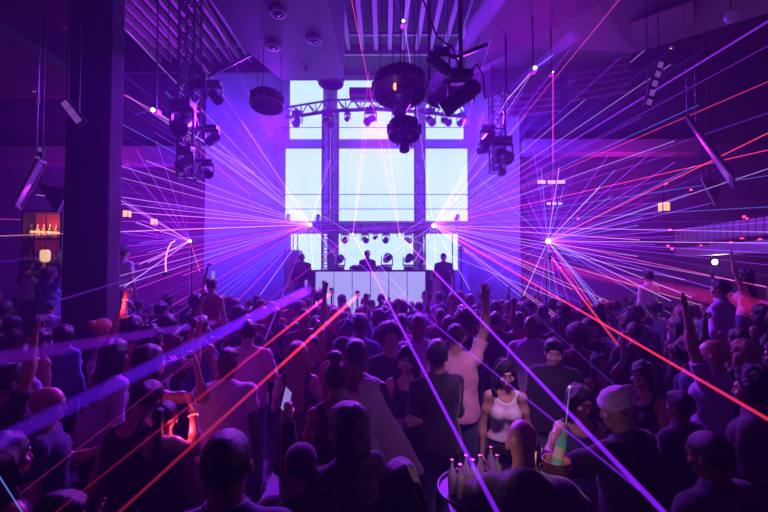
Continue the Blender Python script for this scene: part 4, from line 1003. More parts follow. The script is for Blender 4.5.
def laser(px, py, Y, lab, rays, size=.16, src=.03, rod=None):
    """rays: (px, py, depth at that place, colour[, thickness])"""
    S = at(px, py, Y); e = empty('laser_projector', S, 0, lab, 'laser', 'laser projectors')
    MB().box((0, size*.75, 0), (size, size*1.3, size*.7), bevel=.01).build('housing', M_BLK, e)
    if rod == 'up': MB().cyl((0, size*.8, size*.3), (0, size*.8, H-S.z), .015, seg=6).build('rod', M_BLK, e)
    if rod == 'down': MB().cyl((0, size*.8, -size*.3), (0, size*.8, -S.z+.02), .02, seg=6).cyl((0, size*.8, -S.z), (0, size*.8, -S.z+.03), .2).build('stand', M_BLK, e)
    MB().sph((0, -.005, 0), src, 12, 8).build('aperture', M_SRC, e)
    for q in rays:
        E_ = at(q[0], q[1], q[2]); E_ = S+(E_-S)*(1.45 if q[2] > 3 and (q[0] > 735 or q[0] < 30 or q[1] < 5) else 1); th = q[4] if len(q) > 4 else 1
        near = min(1, max(0, (4-q[2])/3))
        if q[2] < 2: haze_beam(e, S, E_, q[3], .0075*th, .0055*th*(.5 if q[3] == 'm' else 1))
        else: beam(e, S, E_, q[3], .0044*th, (.0060*(1-near)+.0042*near)*th)
    return e
rg = random.Random(11)
YB = 12.2
def fan(x, y, a0, a1, n, Lmin, Lmax, Yr, cols, seedoff=0):
    out = []
    for i in range(n):
        a = rad(a0+(a1-a0)*(i+rg.uniform(-.4, .4))/max(1, n-1)); l = rg.uniform(Lmin, Lmax)
        out.append((x+l*math.cos(a), y-l*math.sin(a), rg.uniform(*Yr), rg.choice(cols)))
    return out
# right bridge laser
R_rays = [(619, 0, 7.0, 'm', 1.1), (790, 8, 5.0, 'p', 2.6), (753, 54, 6.0, 'p', .8), (744, 92, 6.5, 'r', .8), (768, 113, 5.5, 'f', 1.8), (768, 150, 6.0, 'r', 1.2), (790, 432, 1.25, 'r', 1.2), (510, 95, 9, 'w'),
          (535, 68, 8.6, 'w', .9), (626, 395, 3.0, 'f', .9), (404, 21, 8.4, 'w'), (497, 20, 8, 'p'), (768, 232, 6, 'w'), (768, 245, 6, 'f', 1.4), (560, 60, 8, 'f'),
          (470, 290, 9, 'w'), (640, 240, 8, 'o')]
R_rays += fan(433.5, 225.6, 6, 66, 24, 120, 340, (7.5, 10), 'wpfpbf')+fan(433.5, 225.6, -40, 5, 22, 120, 330, (7, 9), 'wpffob')+fan(433.5, 225.6, 100, 175, 6, 90, 160, (11, 11.8), 'fp')+fan(433.5, 225.6, 180, 300, 9, 60, 190, (8, 10.5), 'fwp')
laser(433.5, 225.6, YB, 'brightest laser at the right end of the bridge between the screens', R_rays, src=.05)
L_rays = [(127, 95, 7.5, 'w', .9), (153, 110, 8, 'w', .9), (0, 236, 6, 'o', .9), (640, 490, 1.2, 'p', .9), (330, 160, 11.8, 'w'), (255, 20, 9, 'f'), (118, 165, 8, 'w'), (60, 300, 4, 'f', 1.4), (125, 212, 8, 'o'), (118, 232, 8, 'w'), (205, 0, 7, 'p', .8), (62, 25, 6, 'f'), (200, 60, 9, 'm', .8),
          (0, 262, 6, 'f'), (250, 309, 9, 'w'), (265, 340, 3, 'p')]
L_rays += fan(310.5, 224.6, 122, 172, 24, 100, 270, (7.0, 10), 'wpfpbf')+fan(310.5, 224.6, 172, 226, 24, 120, 300, (6, 9.5), 'wpffmb')+fan(310.5, 224.6, 5, 80, 6, 60, 150, (11, 11.8), 'fp')+fan(310.5, 224.6, 250, 330, 7, 60, 190, (8, 10.5), 'fwp')
laser(310.5, 224.6, YB, 'bright laser at the left end of the bridge between the screens', L_rays, src=.04)
laser(353, 234.5, YB-.05, 'laser under the bridge left of the performer', [(522, 560, .9, 'p', 1.3), (366, 137, 11.5, 'w', .8), (20, 494, 1.1, 'm', .8), (369, 71, 10, 'm'), (325, 100, 10, 'f'), (230, 160, 9, 'w', .8), (418, 310, 9, 'w', .7), (460, 200, 11, 'f'), (590, 120, 8, 'f'), (120, 170, 8, 'f')], size=.13, src=.032)
laser(399.6, 235, YB-.05, 'laser under the bridge right of the performer', [(690, 540, .95, 'p', 1.5), (388, 137, 11.5, 'w', .8), (352, 2, 7, 'r', .9), (430, 120, 10.5, 'f'), (520, 160, 9, 'w', .8), (340, 330, 4, 'f'), (300, 200, 11, 'f'), (560, 300, 6, 'w', .8), (650, 150, 8, 'f')], size=.13, src=.032)
# laser on a stand at the right
R2 = [(528, 201, 9, 'p'), (541, 168, 8.8, 'b'), (559, 168, 8.8, 'w', .9), (564, 187, 9, 'b'), (600, 187, 8.8, 'w'), (648, 155, 8, 'p'), (675, 162, 7.6, 'p'), (768, 133, 6.0, 'r', 1.2), (712, 203, 7, 'p'), (740, 178, 7, 'w', .8), (768, 222, 6, 'p'),
      (768, 243, 6, 'w', 1.0), (768, 253, 6, 'p', 1.3), (746, 283, 6.5, 'm'), (671, 301, 7, 'w', .9), (718, 290, 7, 'f'), (605, 311, 7.0, 'w', .9), (600, 309, 7.0, 'b', 1.3), (559, 303, 8.5, 'p'), (550, 296, 8.5, 'b'), (540, 296, 8.5, 'p'), (523, 296, 8.5, 'w'),
      (508, 252, 9.5, 'p'), (470, 215, 10.5, 'p', .8), (600, 318, 7, 'r', .9), (497, 250, 10, 'f'), (470, 262, 10.5, 'f')]
R2 += fan(548, 241, -30, 30, 22, 90, 240, (7.5, 9.5), 'wpffpbf')+fan(548, 241, 35, 150, 12, 45, 110, (8.4, 9.4), 'bpff')+fan(548, 241, 205, 335, 12, 35, 90, (8.2, 9.2), 'bpff')
laser(548, 241, 9.4, 'dazzling laser with a star of rays right of the stage', R2, src=.05, rod='down')
# left lasers
LL = fan(190, 241, 150, 215, 12, 40, 75, (8.4, 9.4), 'wpfb')+fan(190, 241, 100, 150, 6, 60, 110, (8.2, 9), 'wpf')+[(200, 272, 8.8, 'm'), (120, 200, 8, 'w'), (190, 300, 8.5, 'f'), (124, 287, 8, 'w')]
laser(190, 241, 9.2, 'small laser on a stand left of the stage beside the neon arc', LL, size=.12, src=.03, rod='down')
laser(153, 110, 7.6, 'laser hanging at the upper left in front of the dark balcony', [(255, 173, 8.4, 'w'), (124, 95, 7.3, 'm'), (300, 205, 9, 'f'), (250, 195, 8.6, 'm', .8), (136, 114, 7.4, 'f')], size=.13, src=.035, rod='up')
laser(403.6, 21, 7.6, 'laser hanging from the ceiling slats above the rings', [(410, 0, 7.0, 'b'), (430, 170, 9, 'f'), (396, 0, 7, 'f')], size=.13, src=.028, rod='up')
laser(535, 68, 7.4, 'laser high at the right below the bulkhead', [(508, 99, 8.2, 'w', 1.1), (553, 55, 7.1, 'b', 1.6), (480, 130, 9.2, 'f')], size=.13, src=.03, rod='up')
laser(553, 72, 7.8, 'laser dropping a straight red line at the upper right', [(553, 162, 7.8, 'm', .8), (553, 210, 7.8, 'm', .5)], size=.1, src=.012, rod='up')
laser(393, 306, 6.6, 'small laser star shining out of the middle of the crowd', fan(393, 306, 0, 330, 8, 10, 24, (6.2, 6.6), 'pfb'), size=.05, src=.014)
laser(-8, 465, 1.5, 'blue laser entering at the bottom left corner', [(40, 540, 1.0, 'b', .35)], size=.05, src=.012)

# wide soft stage beams: columns of lit haze
def spot_beam(p, q, Yp, Yq, r0, r1, c, s, lab):
    A, B_ = at(*p, Yp), at(*q, Yq); e = moving_head(A+Vector((0, .12, .09)), B_-A, .28, lab, group='moving lights throwing wide beams')
    zz = -e.location.z if e.location.z < 3.4 else H-e.location.z
    MB().cyl((0, .0, 0), (0, 0, zz), .02, seg=8).build('stand', M_BLK, e)
    d = B_-A; mb = MB(); mb.cyl((0, 0, 0), (0, 0, d.length), r0, r1, seg=20)
    o = mb.build('light_beam', vol_mat('lit_haze', c, s), e); o.location = A-e.location; o.rotation_euler = d.to_track_quat('Z', 'Y').to_euler()
spot_beam((308, 290), (-30, 455), 10.2, 1.25, .12, .030, (.14, .008, 1), 2.6, 'moving light throwing the widest violet beam to the lower left')
spot_beam((462, 250), (790, 312), 10.4, 6.0, .07, .13, (1, .02, .30), .9, 'moving light throwing a broad crimson beam to the right')
spot_beam((357, 296), (60, 566), 8.5, .85, .034, .0040, (1, .03, .10), 13, 'moving light throwing the nearer thick red beam')
spot_beam((331, 293), (30, 533), 8.6, .9, .028, .0028, (1, .02, .14), 10, 'moving light throwing the upper thick red beam')
spot_beam((430, 90), (500, -6), 6.4, 5.2, .09, .13, (.25, .02, 1), 1.9, 'moving light throwing a short violet beam up to the slats')
spot_beam((240, 318), (-20, 362), 9.0, 1.8, .05, .04, (.26, .01, .9), 1.3, 'moving light throwing a dim violet beam far to the left')
spot_beam((508, 90), (575, 35), 8.0, 6.5, .05, .12, (.25, .02, 1), 1.2, 'moving light throwing a soft plume under the bulkhead')
spot_beam((552, 258), (618, 345), 8.9, 2.6, .016, .010, (1, .05, .12), 8, 'moving light throwing the short red beam down into the right crowd')
# ================================================================== crowd
P3D = {}
PLACED = []
def floor_at(px, py, Y, hd=1.64, scale=1.0):
    """standing place for a head seen at (px,py): depth Y, the ground it stands on"""
    p = at(px, py, Y); return p.x, p.z-hd*scale
def put(px, py, Y, sp, rz, label, scale=None, z=0, group=None, **kw):
    p = at(px, py, Y); s = scale if scale else max(.80, min(1.16, (p.z-z)/1.65))
    th = math.atan2(0, 1)
    b = make_person(sp, (p.x, Y, z), rad(rz), label, group, s, **kw); PLACED.append((p.x, Y)); return b
HR = .0085
# rz 0 faces the stage, 180 faces the camera
h = put(227, 459, 1.45, dict(hair='buzz', top='polo', arms=('down', 'down'), res=HR, build=1.02), 6, 'close man with a shaved head seen from behind, dark polo shirt, bottom of the picture', skin='a', topc='navy')
h = put(224, 363, 3.25, dict(hair='fade', top='tee', arms=('front', 'down'), head=(-25, -14, 0), lean=(-8, 0, 0), res=HR, build=1.16), 12, 'broad man in a pale t-shirt looking down, behind the close shaved man', skin='c', topc='white')
put(248, 331, 4.3, dict(hair='short', top='tee', arms=('down', 'front'), head=(10, -8, 0), res=HR, build=1.12), 0, 'man in a pink lit t-shirt standing beyond the broad man in a pale t-shirt', skin='b', topc='pink')
put(297, 353, 3.6, dict(sex='f', hair='straight', top='tank', bottom='skirt', arms=('front', 'front'), head=(4, 0, 0), hem=.95, res=HR), 5, 'woman with long straight blonde hair seen from behind, dark tank top', skin='b', hairc='blonde', topc='charcoal', botc='black')
hw_ = put(356, 353, 3.0, dict(hair='buzz', top='loosetank', arms=('down', 'down'), hem=.78, head=(8, 0, 0), res=HR, build=1.05), -6, 'slim man in a loose pale sleeveless top draped over his shoulders, seen from behind', skin='c', topc='white')
_B = Blob(); _B.cap((.10, -.07, 1.44), (.34, -.06, .86), .055, .14, n=(0, 1, -.1), flat=3.2); _B.cap((.08, -.06, 1.44), (.18, .0, 1.38), .045, .045, k=.05)
_o = bpy.data.objects.new('shawl', mesh_from('shawl', _B.mesh(.009, [plane((0, 0, .88), (0, 0, -1))], .006, (26, 20, 5)), CLOTH['white'])); COL.objects.link(_o); _o.parent = hw_
put(336, 376, 2.75, dict(sex='f', hair='topbun', top='tank', arms=('down', 'front'), head=(-20, 0, 0), res=HR), 15, 'woman with a dark top bun beside the man in the loose pale top', skin='a', topc='black')
hB = put(350, 424, 2.05, dict(sex='f', hair='bob', top='shirt', arms=('phone', 'down'), head=(25, -10, 0), res=HR), 40, 'dark haired woman close in front holding up a lit phone', skin='b', topc='black'); sp_phone = dict(sex='f', hair='bob', top='shirt', arms=('phone', 'down'), head=(25, -10, 0), res=HR)
put(407, 357, 3.5, dict(sex='f', hair='wavy', top='crop', bottom='skirt', arms=('front', 'front'), head=(0, -10, 0), face=True, res=HR), 165, 'woman with wavy dark hair facing the viewer in the middle of the crowd', skin='b', topc='black', botc='black')
put(437, 354, 3.3, dict(hair='short', top='shirt', arms=('down', 'front'), head=(-20, 0, 0), res=HR), 20, 'man in a black long-sleeved shirt left of the raised arm', skin='a', topc='black')
put(418, 325, 4.6, dict(hair='fade', top='tee', arms=('front', 'front'), head=(0, 0, 0), res=HR, build=1.18), 0, 'broad shouldered man in a pink lit t-shirt below the booth', skin='c', topc='lilac')
put(456, 334, 3.9, dict(hair='buzz', top='tee', arms=('down', 'up'), head=(0, 5, 0), res=HR, build=1.1), -14, 'man in a pale pink t-shirt with his right arm stretched straight up', skin='b', topc='pink')
put(505, 370, 3.5, dict(sex='f', hair='wavy', top='tank', bottom='hotpants', arms=('down', 'down'), head=(12, -6, 4), lean=(-3, 0, 0), face=True, res=.007, hem=1.02), 168, 'smiling woman in a white tank top and black shorts facing the viewer', skin='b', topc='white', botc='black')
put(554, 350, 3.8, dict(hair='quiff', top='jacket', arms=('front', 'down'), head=(-4, -10, 0), face=True, res=.008), 162, 'man with swept up dark hair and a black jacket facing the viewer', skin='d', topc='black')
hb = put(530, 450, 1.85, dict(hair='bald', top='hoodie', arms=('reach', 'reach'), head=(-10, -8, 0), lean=(-14, 0, 0), res=HR, build=1.0), -8, 'bald man in a dark hooded top bending over the bottle table at the bottom', skin='b', topc='charcoal')
spc = dict(hair='turban', top='hoodie', arms=('reach', 'down'), head=(38, -6, 6), lean=(-6, 0, 0), res=HR, build=1.12)
hc = put(632, 410, 2.35, spc, 30, 'man in a pale head wrap and black hooded top reaching for the sparkling bottle', skin='b', topc='black', capc='white')
put(643, 373, 3.35, dict(sex='f', hair='bob', top='tank', arms=('front', 'down'), head=(0, -8, 0), face=True, res=.008), 120, 'woman with dark bobbed hair facing left behind the man in the head wrap', skin='b', topc='black')
put(711, 352, 3.3, dict(hair='bald', top='tee', arms=('up', 'down'), head=(10, 6, 0), res=HR, build=.98), 35, 'bald man in a violet t-shirt with one hand raised high at the right', skin='b', topc='lilac')
put(46, 402, 2.55, dict(hair='bald', top='tee', arms=('front', 'down'), head=(-6, -5, 0), res=HR, build=1.05), -62, 'bald man in a navy t-shirt turned towards the right at the far left', skin='b', topc='navy')
SPB = dict(hair='short', top='tank', bottom='jeans', arms=('down', 'cheek'), head=(20, -20, 0), lean=(-16, 0, 0), res=HR, build=1.1)
hbare = put(117, 402, 2.45, SPB, -20, 'bare shouldered man bent forward with red light on his back, left of the shaved man', skin='b', topc='black')
put(99, 352, 3.4, dict(sex='f', hair='long', top='shirt', arms=('bentup', 'down'), head=(10, 0, 0), lean=(-8, 5, 0), res=HR), -25, 'woman in a violet lit long-sleeved shirt bending at the foot of the pillar', skin='b', topc='lilac')
put(14, 378, 3.0, dict(hair='short', top='tee', arms=('down', 'up'), head=(0, 5, 0), res=HR), -40, 'man at the left edge with one open hand raised', skin='b', topc='black')
SPF = dict(sex='f', hair='bob', top='tank', arms=('upfist', 'front'), head=(-20, 0, 0), res=HR)
hfist = put(133, 326, 4.4, SPF, -25, 'woman with bobbed hair and a raised fist just right of the pillar foot', skin='d', topc='red')
put(152, 341, 4.0, dict(hair='curly', top='tee', arms=('down', 'bentup'), head=(-10, 0, 0), res=HR), -15, 'curly haired man with bent raised arm right of the pillar foot', skin='b', topc='grey')
put(56, 502, 1.6, dict(hair='short', top='tee', arms=('down', 'bentup'), head=(-25, -10, 0), res=HR), -60, 'dark haired man at the bottom left corner lifting one hand', skin='b', topc='black', scale=.86)
put(6, 455, 1.9, dict(sex='f', hair='wavy', top='tank', arms=('down', 'down'), res=HR), -30, 'woman with wavy dark hair cut off by the left edge', skin='a', topc='black')
put(600, 362, 4.2, dict(sex='f', hair='wavy', top='tank', arms=('upfist', 'down'), head=(0, 0, 0), res=HR), 190, 'woman with wavy hair and a raised fist at the end of the red beam', skin='a', topc='black')
put(680, 405, 2.9, dict(hair='short', top='jacket', arms=('down', 'front'), res=HR), 25, 'man in a black jacket behind the reaching man in the head wrap', skin='a', topc='black')
put(752, 388, 2.7, dict(hair='curly', top='shirt', arms=('down', 'down'), res=HR), 40, 'curly haired man in a dark shirt at the right edge', skin='a', topc='charcoal')
put(715, 462, 1.9, dict(hair='buzz', top='jacket', arms=('down', 'down'), head=(10, -12, 0), res=HR, build=1.1), 20, 'crop haired man in a black jacket close at the bottom right', skin='c', topc='black', scale=.93)
put(400, 470, 1.7, dict(sex='f', hair='long', top='jacket', arms=('down', 'down'), head=(0, -15, 0), res=HR), -10, 'woman with long dark hair and a black jacket at the bottom middle', skin='a', topc='black', scale=.9)
put(300, 462, 1.95, dict(hair='cap', top='hoodie', arms=('down', 'down'), head=(0, -15, 0), res=HR), 5, 'man in a black cap and hooded top right of the shaved man', skin='a', topc='black', scale=.88, capc='black')
put(165, 415, 2.6, dict(sex='f', hair='pony', top='tank', arms=('front', 'down'), res=HR), 10, 'woman with a pony tail and a black tank top left of the broad man', skin='a', topc='black')
put(579, 398, 2.9, dict(sex='f', hair='long', top='dress', arms=('down', 'reach'), head=(20, -10, 0), res=HR), 170, 'woman in a dark dress holding the glass behind the sparkling bottle', skin='b', topc='navy')
# figures on the stage
put(367.5, 253.5, 11.75, dict(hair='cap', top='tee', arms=('decks', 'decks'), head=(0, -18, 0), lean=(-6, 0, 0), res=.011), 180, 'performer in a dark t-shirt and cap working behind the booth', z=ZST, skin='b', topc='charcoal', capc='black')
put(302, 257, 11.0, dict(hair='buzz', top='jacket', arms=('down', 'down'), res=.012, build=1.15), 185, 'security guard in a black jacket standing on the stage left of the booth', z=ZST, skin='c', topc='black')
put(443.5, 257, 11.0, dict(hair='short', top='jacket', arms=('front', 'down'), res=.012, build=1.15), 175, 'security guard in a black jacket standing on the stage right of the booth', z=ZST, skin='b', topc='black')
# standing on the terraces / furniture at the sides
def plinth(x, y, z, lab):
    e = empty('banquette', (x, y, 0), 0, lab, 'seat', 'upholstered benches people stand on')
    MB().box((0, 0, z/2-.06), (.9, .7, z-.12), bevel=.02).build('base', M_BLK, e); MB().box((0, 0, z-.06), (.95, .75, .12), bevel=.04).build('cushion', CLOTH['maroon'], e)
for px, py, Y, z, sp, rz, lab, kw in (
        (124, 247, 8.6, .9, dict(hair='short', top='tee', arms=('front', 'down'), res=.012), -20, 'man in a white t-shirt standing high right of the pillar', dict(skin='b', topc='white')),
        (648, 276, 8.0, .55, dict(hair='short', top='shirt', arms=('down', 'front'), res=.012), 20, 'man in a white shirt standing above the crowd at the right', dict(skin='b', topc='white')),
        (720, 288, 5.6, .35, dict(hair='short', top='shirt', arms=('down', 'bentup'), res=.010), 35, 'tall man in a pale shirt standing above the crowd below the glaring lamp', dict(skin='b', topc='lilac')),
        (745, 275, 6.6, .7, dict(sex='f', hair='wavy', top='tank', arms=('up', 'down'), res=.012), 25, 'woman with wavy hair standing high near the right edge', dict(skin='b', topc='pink')),
        (212, 284, 6.6, .45, dict(sex='f', hair='bun', top='tank', arms=('toast', 'down'), res=.011), -5, 'woman with a bun lifting a glass above the crowd left of the stage', dict(skin='b', topc='red')),
        (28, 262, 8.4, .7, dict(sex='f', hair='long', top='tank', arms=('front', 'bentup'), res=.011), -35, 'woman with long hair standing above the crowd at the far left', dict(skin='b', topc='lilac')),
        (50, 272, 7.6, .45, dict(hair='short', top='tee', arms=('down', 'upfist'), res=.011), -25, 'man with a raised fist beside the left side of the pillar', dict(skin='a', topc='blue'))):
    p = at(px, py, Y); s = max(.85, min(1.12, (p.z-z)/1.65)); put(px, py, Y, sp, rz, lab, s, z, **kw); plinth(p.x, Y, z, 'dark bench beneath the '+lab.split(' standing')[0].split(' lifting')[0].split(' with a raised')[0])

# hands' things --------------------------------------------------------
M_PHONE = glow('phone_screen_lit', (.55, .45, 1), .4)
def phone(P, R, lab, s=1, grp=None):
    e = empty('phone', P, 0, lab, 'phone', grp); e.rotation_euler = R.to_euler()
    MB().box((0, 0, 0), (.072*s, .009*s, .148*s), bevel=.003*s).build('case', M_BLK, e); MB().box((0, -.0052*s, 0), (.066*s, .001*s, .14*s)).build('screen', M_PHONE, e)
P, fa, pn = hand_point(hB, sp_phone, -1, .085, .03)
phone(P+Vector((0, 0, .03)), Matrix.Rotation(rad(75), 3, 'Z') @ Matrix.Rotation(rad(-18), 3, 'X') @ Matrix.Rotation(rad(50), 3, 'Y'), 'lit phone held up by the dark haired woman close in front')

# bottle service table -------------------------------------------------
M_GOLD = mat('foil_gold', (.85, .55, .18), .3, .9, noise=.2, scale=40)
M_BOTG = mat('glass_champagne_green', (.10, .42, .26), .08, noise=.2, emis=(.2, .9, .55), es=.06)
tb = at(520, 470, 2.35); TZ = 1.0
e = empty('bottle_table', (tb.x+.05, 2.4, 0), 0, 'high dark round table holding bottles in front of the bald man', 'table')
MB().lathe([(.44, TZ-.03), (.46, TZ-.02), (.46, TZ-.008), (.45, TZ)], (0, 0, 0), 40).build('tabletop', M_BLK, e, True); MB().cyl((0, 0, .03), (0, 0, TZ-.03), .04).build('pedestal', M_STEEL, e); MB().lathe([(.28, 0), (.28, .015), (.05, .04)], (0, 0, 0), 28).build('base', M_BLK, e, True)
for i, (px, py, Y) in enumerate(((452, 468, 2.15), (460, 476, 2.1), (466, 464, 2.2), (473, 472, 2.15), (480, 467, 2.2), (491, 462, 2.3), (497, 468, 2.2))):
    P = at(px, py, Y); bottle((P.x, P.y, P.z-.22), .55, bot_m[2], 'gold capped bottle, %s from the left on the tray by the bald man' % ORD[i], 'gold capped bottles on the tray', cap=M_GOLD)
tr = at(474, 480, 2.18); zb = tr.z-.06
for o in [o for o in COL.objects if o.get('group') == 'gold capped bottles on the tray']: o.location.z = zb+.012
e = empty('serving_tray', (tr.x+.02, 2.19, zb), 0, 'dark serving tray beneath the gold capped bottles', 'tray'); MB().lathe([(.20, -.006), (.21, .0), (.215, .018), (.205, .018), (.20, .005)], (0, 0, 0), 32).build('dish', M_BLK, e, True)
MB().cyl((0, 0, -zb+.02), (0, 0, -.004), .03).build('stand', M_BLK, e); MB().cyl((0, 0, -zb), (0, 0, -zb+.03), .16).build('foot', M_BLK, e)
# ice bucket with champagne and sparkler
bk_ = at(556, 470, 2.25)
e = empty('ice_bucket', (bk_.x, bk_.y, bk_.z-.10), 0, 'gold lit ice bucket beside the reaching hand', 'bucket')
MB().lathe([(.05, 0), (.055, .01), (.07, .15), (.075, .16), (.068, .16), (.064, .15), (.05, .02)], (0, 0, 0), 28).build('pail', M_GOLD, e, True); MB().ring((-.075, 0, .12), .018, .005, Matrix.Rotation(rad(90), 3, 'X'), 20, 6).build('handle', M_GOLD, e); MB().ring((.075, 0, .12), .018, .005, Matrix.Rotation(rad(90), 3, 'X'), 20, 6).build('handle', M_GOLD, e)
MB().cyl((0, 0, -(bk_.z-.10)+.02), (0, 0, 0), .03).build('stand', M_BLK, e); MB().cyl((0, 0, -(bk_.z-.10)), (0, 0, -(bk_.z-.10)+.03), .15).build('foot', M_BLK, e)
A, B_ = at(557, 462, 2.25), at(565, 428, 2.28); d = (B_-A).normalized(); L = (B_-A).length
e = bottle(A-d*.02, L/.27, M_BOTG, 'tall green glowing bottle slanting out of the ice bucket', None, cap=M_GOLD); e.rotation_euler = d.to_track_quat('Z', 'Y').to_euler()
T_ = at(569.5, 387, 2.28); S0 = B_+d*.02
e = empty('bottle_sparkler', S0, 0, 'thin lit sparkler stick in the neck of the green bottle', 'sparkler'); MB().cyl((0, 0, 0), T_-S0, .003, seg=6).build('stick', glow('sparkler_pale', (.6, .35, .9), .25), e); MB().sph(T_-S0, .008).build('tip', glow('sparkler_tip', (1, .7, .5), .6), e)
light('added_bottle_light', 'POINT', at(553, 455, 2.1), (0, 0, 0), .4, (1, .6, .3), shadow_soft_size=.04)  # added point lamps that bring out highlights on bucket and bottles
light('added_bottle_light', 'POINT', at(466, 446, 2.0), (0, 0, 0), .5, (1, .45, .4), shadow_soft_size=.04)
light('added_face_light', 'SPOT', at(505, 300, 2.6)+Vector((0, 0, .6)), at(505, 420, 3.5), 95, (.9, .35, .9), spot_size=rad(60), spot_blend=1, shadow_soft_size=.1)  # spot added to brighten the woman in white, no fixture there
# red glows on the left, carried by added wrist bands
for b, sp, sd, lab in ((hbare, SPB, 1, 'small added red glow band on the bare shouldered man'), (hfist, SPF, -1, 'added red glow band on the raised fist right of the pillar foot')):
    P, fa, pn = hand_point(b, sp, sd, -.02, 0)
    e = empty('added_glow_band', P, 0, lab, 'glow band'); Mx = Vector(fa).to_track_quat('Z', 'Y').to_matrix()
    MB().ring((0, 0, 0), .027, .0045, Mx, 24, 8).build('ring', glow('red_glow', (1, .08, .06), 4), e); MB().sph(Mx @ Vector((.03, 0, 0)), .006, 10, 8).build('clasp', M_RED, e)
    light('red_glow_light', 'POINT', P+Vector((0, -.09, -.05)), (0, 0, 0), 1.6, (1, .05, .12), shadow_soft_size=.03)
# red washes on the people near the left beams
light('red_wash_light', 'SPOT', at(330, 200, 6), at(225, 420, 2.6), 60, (1, .04, .14), spot_size=rad(40), spot_blend=1, shadow_soft_size=.05)

# the rest of the crowd: a handful of figures, each built once, copied with their parts ----------
KINDS = [
 (dict(hair='short', top='tee', arms=('down', 'down')), 'short haired man, {c} t-shirt, arms down'),
 (dict(hair='fade', top='tee', arms=('front', 'up'), head=(0, 6, 0)), 'fade haired man, {c} t-shirt, arm raised'),
 (dict(sex='f', hair='long', top='tank', bottom='skirt', arms=('down', 'front'), hem=.95), 'long haired woman, {c} tank top'),
 (dict(sex='f', hair='wavy', top='crop', bottom='skirt', arms=('up', 'bentup'), head=(8, 8, 0)), 'wavy haired woman, {c} crop top, arms raised'),
 (dict(hair='cap', top='hoodie', arms=('down', 'phone')), 'man in a cap, {c} hooded top'),
 (dict(hair='buzz', top='shirt', arms=('front', 'down'), build=1.1, head=(-15, 0, 0)), 'stocky crop haired man, {c} shirt'),
 (dict(sex='f', hair='bun', top='tank', arms=('toast', 'down'), head=(12, 0, 0)), 'woman with bun, {c} tank top, hand lifted'),
 (dict(hair='curly', top='tee', arms=('upfist', 'down'), head=(-8, 0, 0)), 'curly haired man, {c} t-shirt, fist raised'),
 (dict(sex='f', hair='straight', top='dress', arms=('down', 'cheek'), head=(-12, 0, 0)), 'straight haired woman, {c} dress'),
 (dict(hair='afro', top='tee', arms=('down', 'front')), 'round haired man, {c} t-shirt'),
 (dict(hair='short', top='jacket', arms=('front', 'down'), head=(25, -5, 0)), 'short haired man, {c} jacket'),
 (dict(sex='f', hair='bob', top='shirt', arms=('down', 'down'), head=(18, 0, 0)), 'bob haired woman, {c} shirt'),
 (dict(hair='bald', top='polo', arms=('down', 'down'), head=(-10, 0, 0), build=1.1), 'bald man, {c} polo shirt'),
 (dict(sex='f', hair='pony', top='tank', arms=('bentup', 'down'), head=(0, 4, 0)), 'pony tailed woman, {c} tank top, arm bent up'),
]
for k, _ in KINDS: k['res'] = .012
def zone(px, Y):
    h_ = 'front' if Y < 3.6 else 'middle' if Y < 6.3 else 'back'
    w_ = 'far left' if px < 60 else 'by the pillar' if px < 130 else 'right of the pillar' if px < 200 else 'left of the booth' if px < 310 else 'below the booth' if px < 430 \
        else 'right of the booth' if px < 500 else 'below the laser star' if px < 600 else 'right side' if px < 700 else 'far right'
    return w_+', '+h_+' rows'
rc = random.Random(7); USED = {}; PROTO = {}
cols = ['black', 'charcoal', 'navy', 'grey', 'maroon', 'black', 'denim', 'charcoal', 'black', 'navy', 'teal', 'blue', 'lilac', 'white', 'red', 'pink']
def project(x, Y, z):
    dy = Y; dz = z-CAM_Z; c, s = math.cos(PITCH), math.sin(PITCH); f_ = dy*c+dz*s; u_ = dz*c-dy*s; return 384+F*x/f_, 256-F*u_/f_
HERO = [(227, 459, 60), (224, 363, 26), (505, 372, 26), (554, 352, 22), (296, 353, 16), (356, 353, 16), (632, 410, 26), (46, 402, 20), (456, 334, 12), (418, 325, 12)]
rows = [2.55+.0*i for i in range(0)]
Y = 2.5; spots = []; ri = 0
while Y < 10.0:
    half = Y*1.15+.3; dx = .56+.012*Y; n = int(2*half/dx); off = (ri % 2)*dx/2
    for i in range(n+1):
        x = -half+i*dx+off+rc.uniform(-.10, .10); y = Y+rc.uniform(-.12, .12); spots.append((x, y))
    Y += .52+.010*Y; ri += 1
placed = list(PLACED); cnt = 0
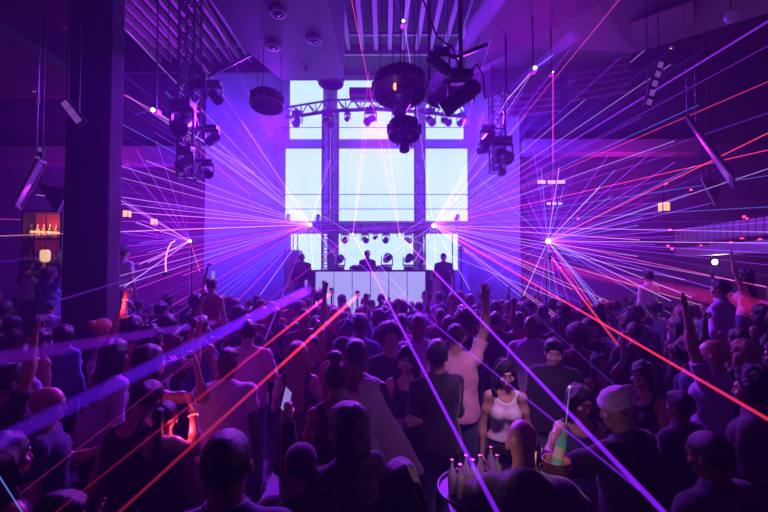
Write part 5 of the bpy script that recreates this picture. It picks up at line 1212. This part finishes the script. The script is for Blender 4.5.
for x, y in spots:
    px, py = project(x, y, 1.65)
    if not (-80 < px < 850): continue
    if any((x-a)**2+(y-b)**2 < .36**2+.05 for a, b in placed): continue
    if -4.9 < x < -3.2 and 5.2 < y < 6.9: continue            # the pillar
    if y > 9.4 and (x < -6.0 or x > 4.8): continue
    if abs(x-.74) < .62 and y < 3.35: continue                  # bottle table and the view over it
    # sight lines to the people in front that the photo shows whole
    if any(hy > 0 and abs(px-hx) < 95/y+hw*.45 and y < hyv for hx, hy, hw, hyv in ((224, 1, 20, 3.2), (505, 1, 22, 3.5), (554, 1, 14, 3.7), (356, 1, 12, 2.95), (297, 1, 10, 3.5), (248, 1, 10, 4.2), (418, 1, 10, 4.5), (456, 1, 8, 3.8), (642, 1, 8, 3.3))): continue
    placed.append((x, y)); raise_ok = y > 3.4 and rc.random() < .15
    pool = [i for i in range(len(KINDS)) if (i in (1, 3, 4, 6, 7, 13)) == raise_ok]; 
    for tries in range(60):
        ki = rc.choice(pool)
        if ki == 12 and rc.random() < .7: ki = 0
        cl = rc.choice(cols); lab = KINDS[ki][1].format(c=cl)+', '+zone(px, y)
        if lab not in USED: break
        if tries > 40: pool = [i for i in range(len(KINDS)) if i not in (1, 3, 7)]
    USED[lab] = 1
    sp = KINDS[ki][0]; rz = rc.gauss(0, 22)+math.degrees(math.atan2(x, 11))*.9*-1*-1*(-1 if 0 else 1)*.6
    if rc.random() < .10: rz += 150+rc.uniform(0, 60)
    s = rc.uniform(.92, 1.07); zg = 0
    kw = dict(skin=rc.choice('aaabccc'), hairc=rc.choice(['black', 'black', 'black', 'brown', 'brown', 'auburn', 'blonde'] if sp.get('sex') == 'f' else ['black', 'black', 'brown']), topc=cl, botc=rc.choice(['black', 'denim', 'charcoal', 'navy']), capc=rc.choice(['black', 'navy', 'grey', 'red']))
    make_person(sp, (x, y, zg), rad(rz), lab, 'dancers in the packed crowd', s, **kw); cnt += 1
print('CROWD', cnt)
# people with glints in hand
for i, (px, py, Y, lab) in enumerate(((600, 302, 6.6, 'lit phone held up below the right laser star'), (482, 289, 8.0, 'white lit phone held high right of the booth'), (306, 283, 8.8, 'white lit phone held up at the left of the booth'), (213, 275, 6.3, 'small bright phone above the raised hand left of the stage'), (605, 311, 6.4, 'second lit phone beside the one below the right laser star'))):
    phone(at(px, py, Y), Matrix.Rotation(rad(10*i), 3, 'Z'), lab, .9, 'lit phones held over the crowd')
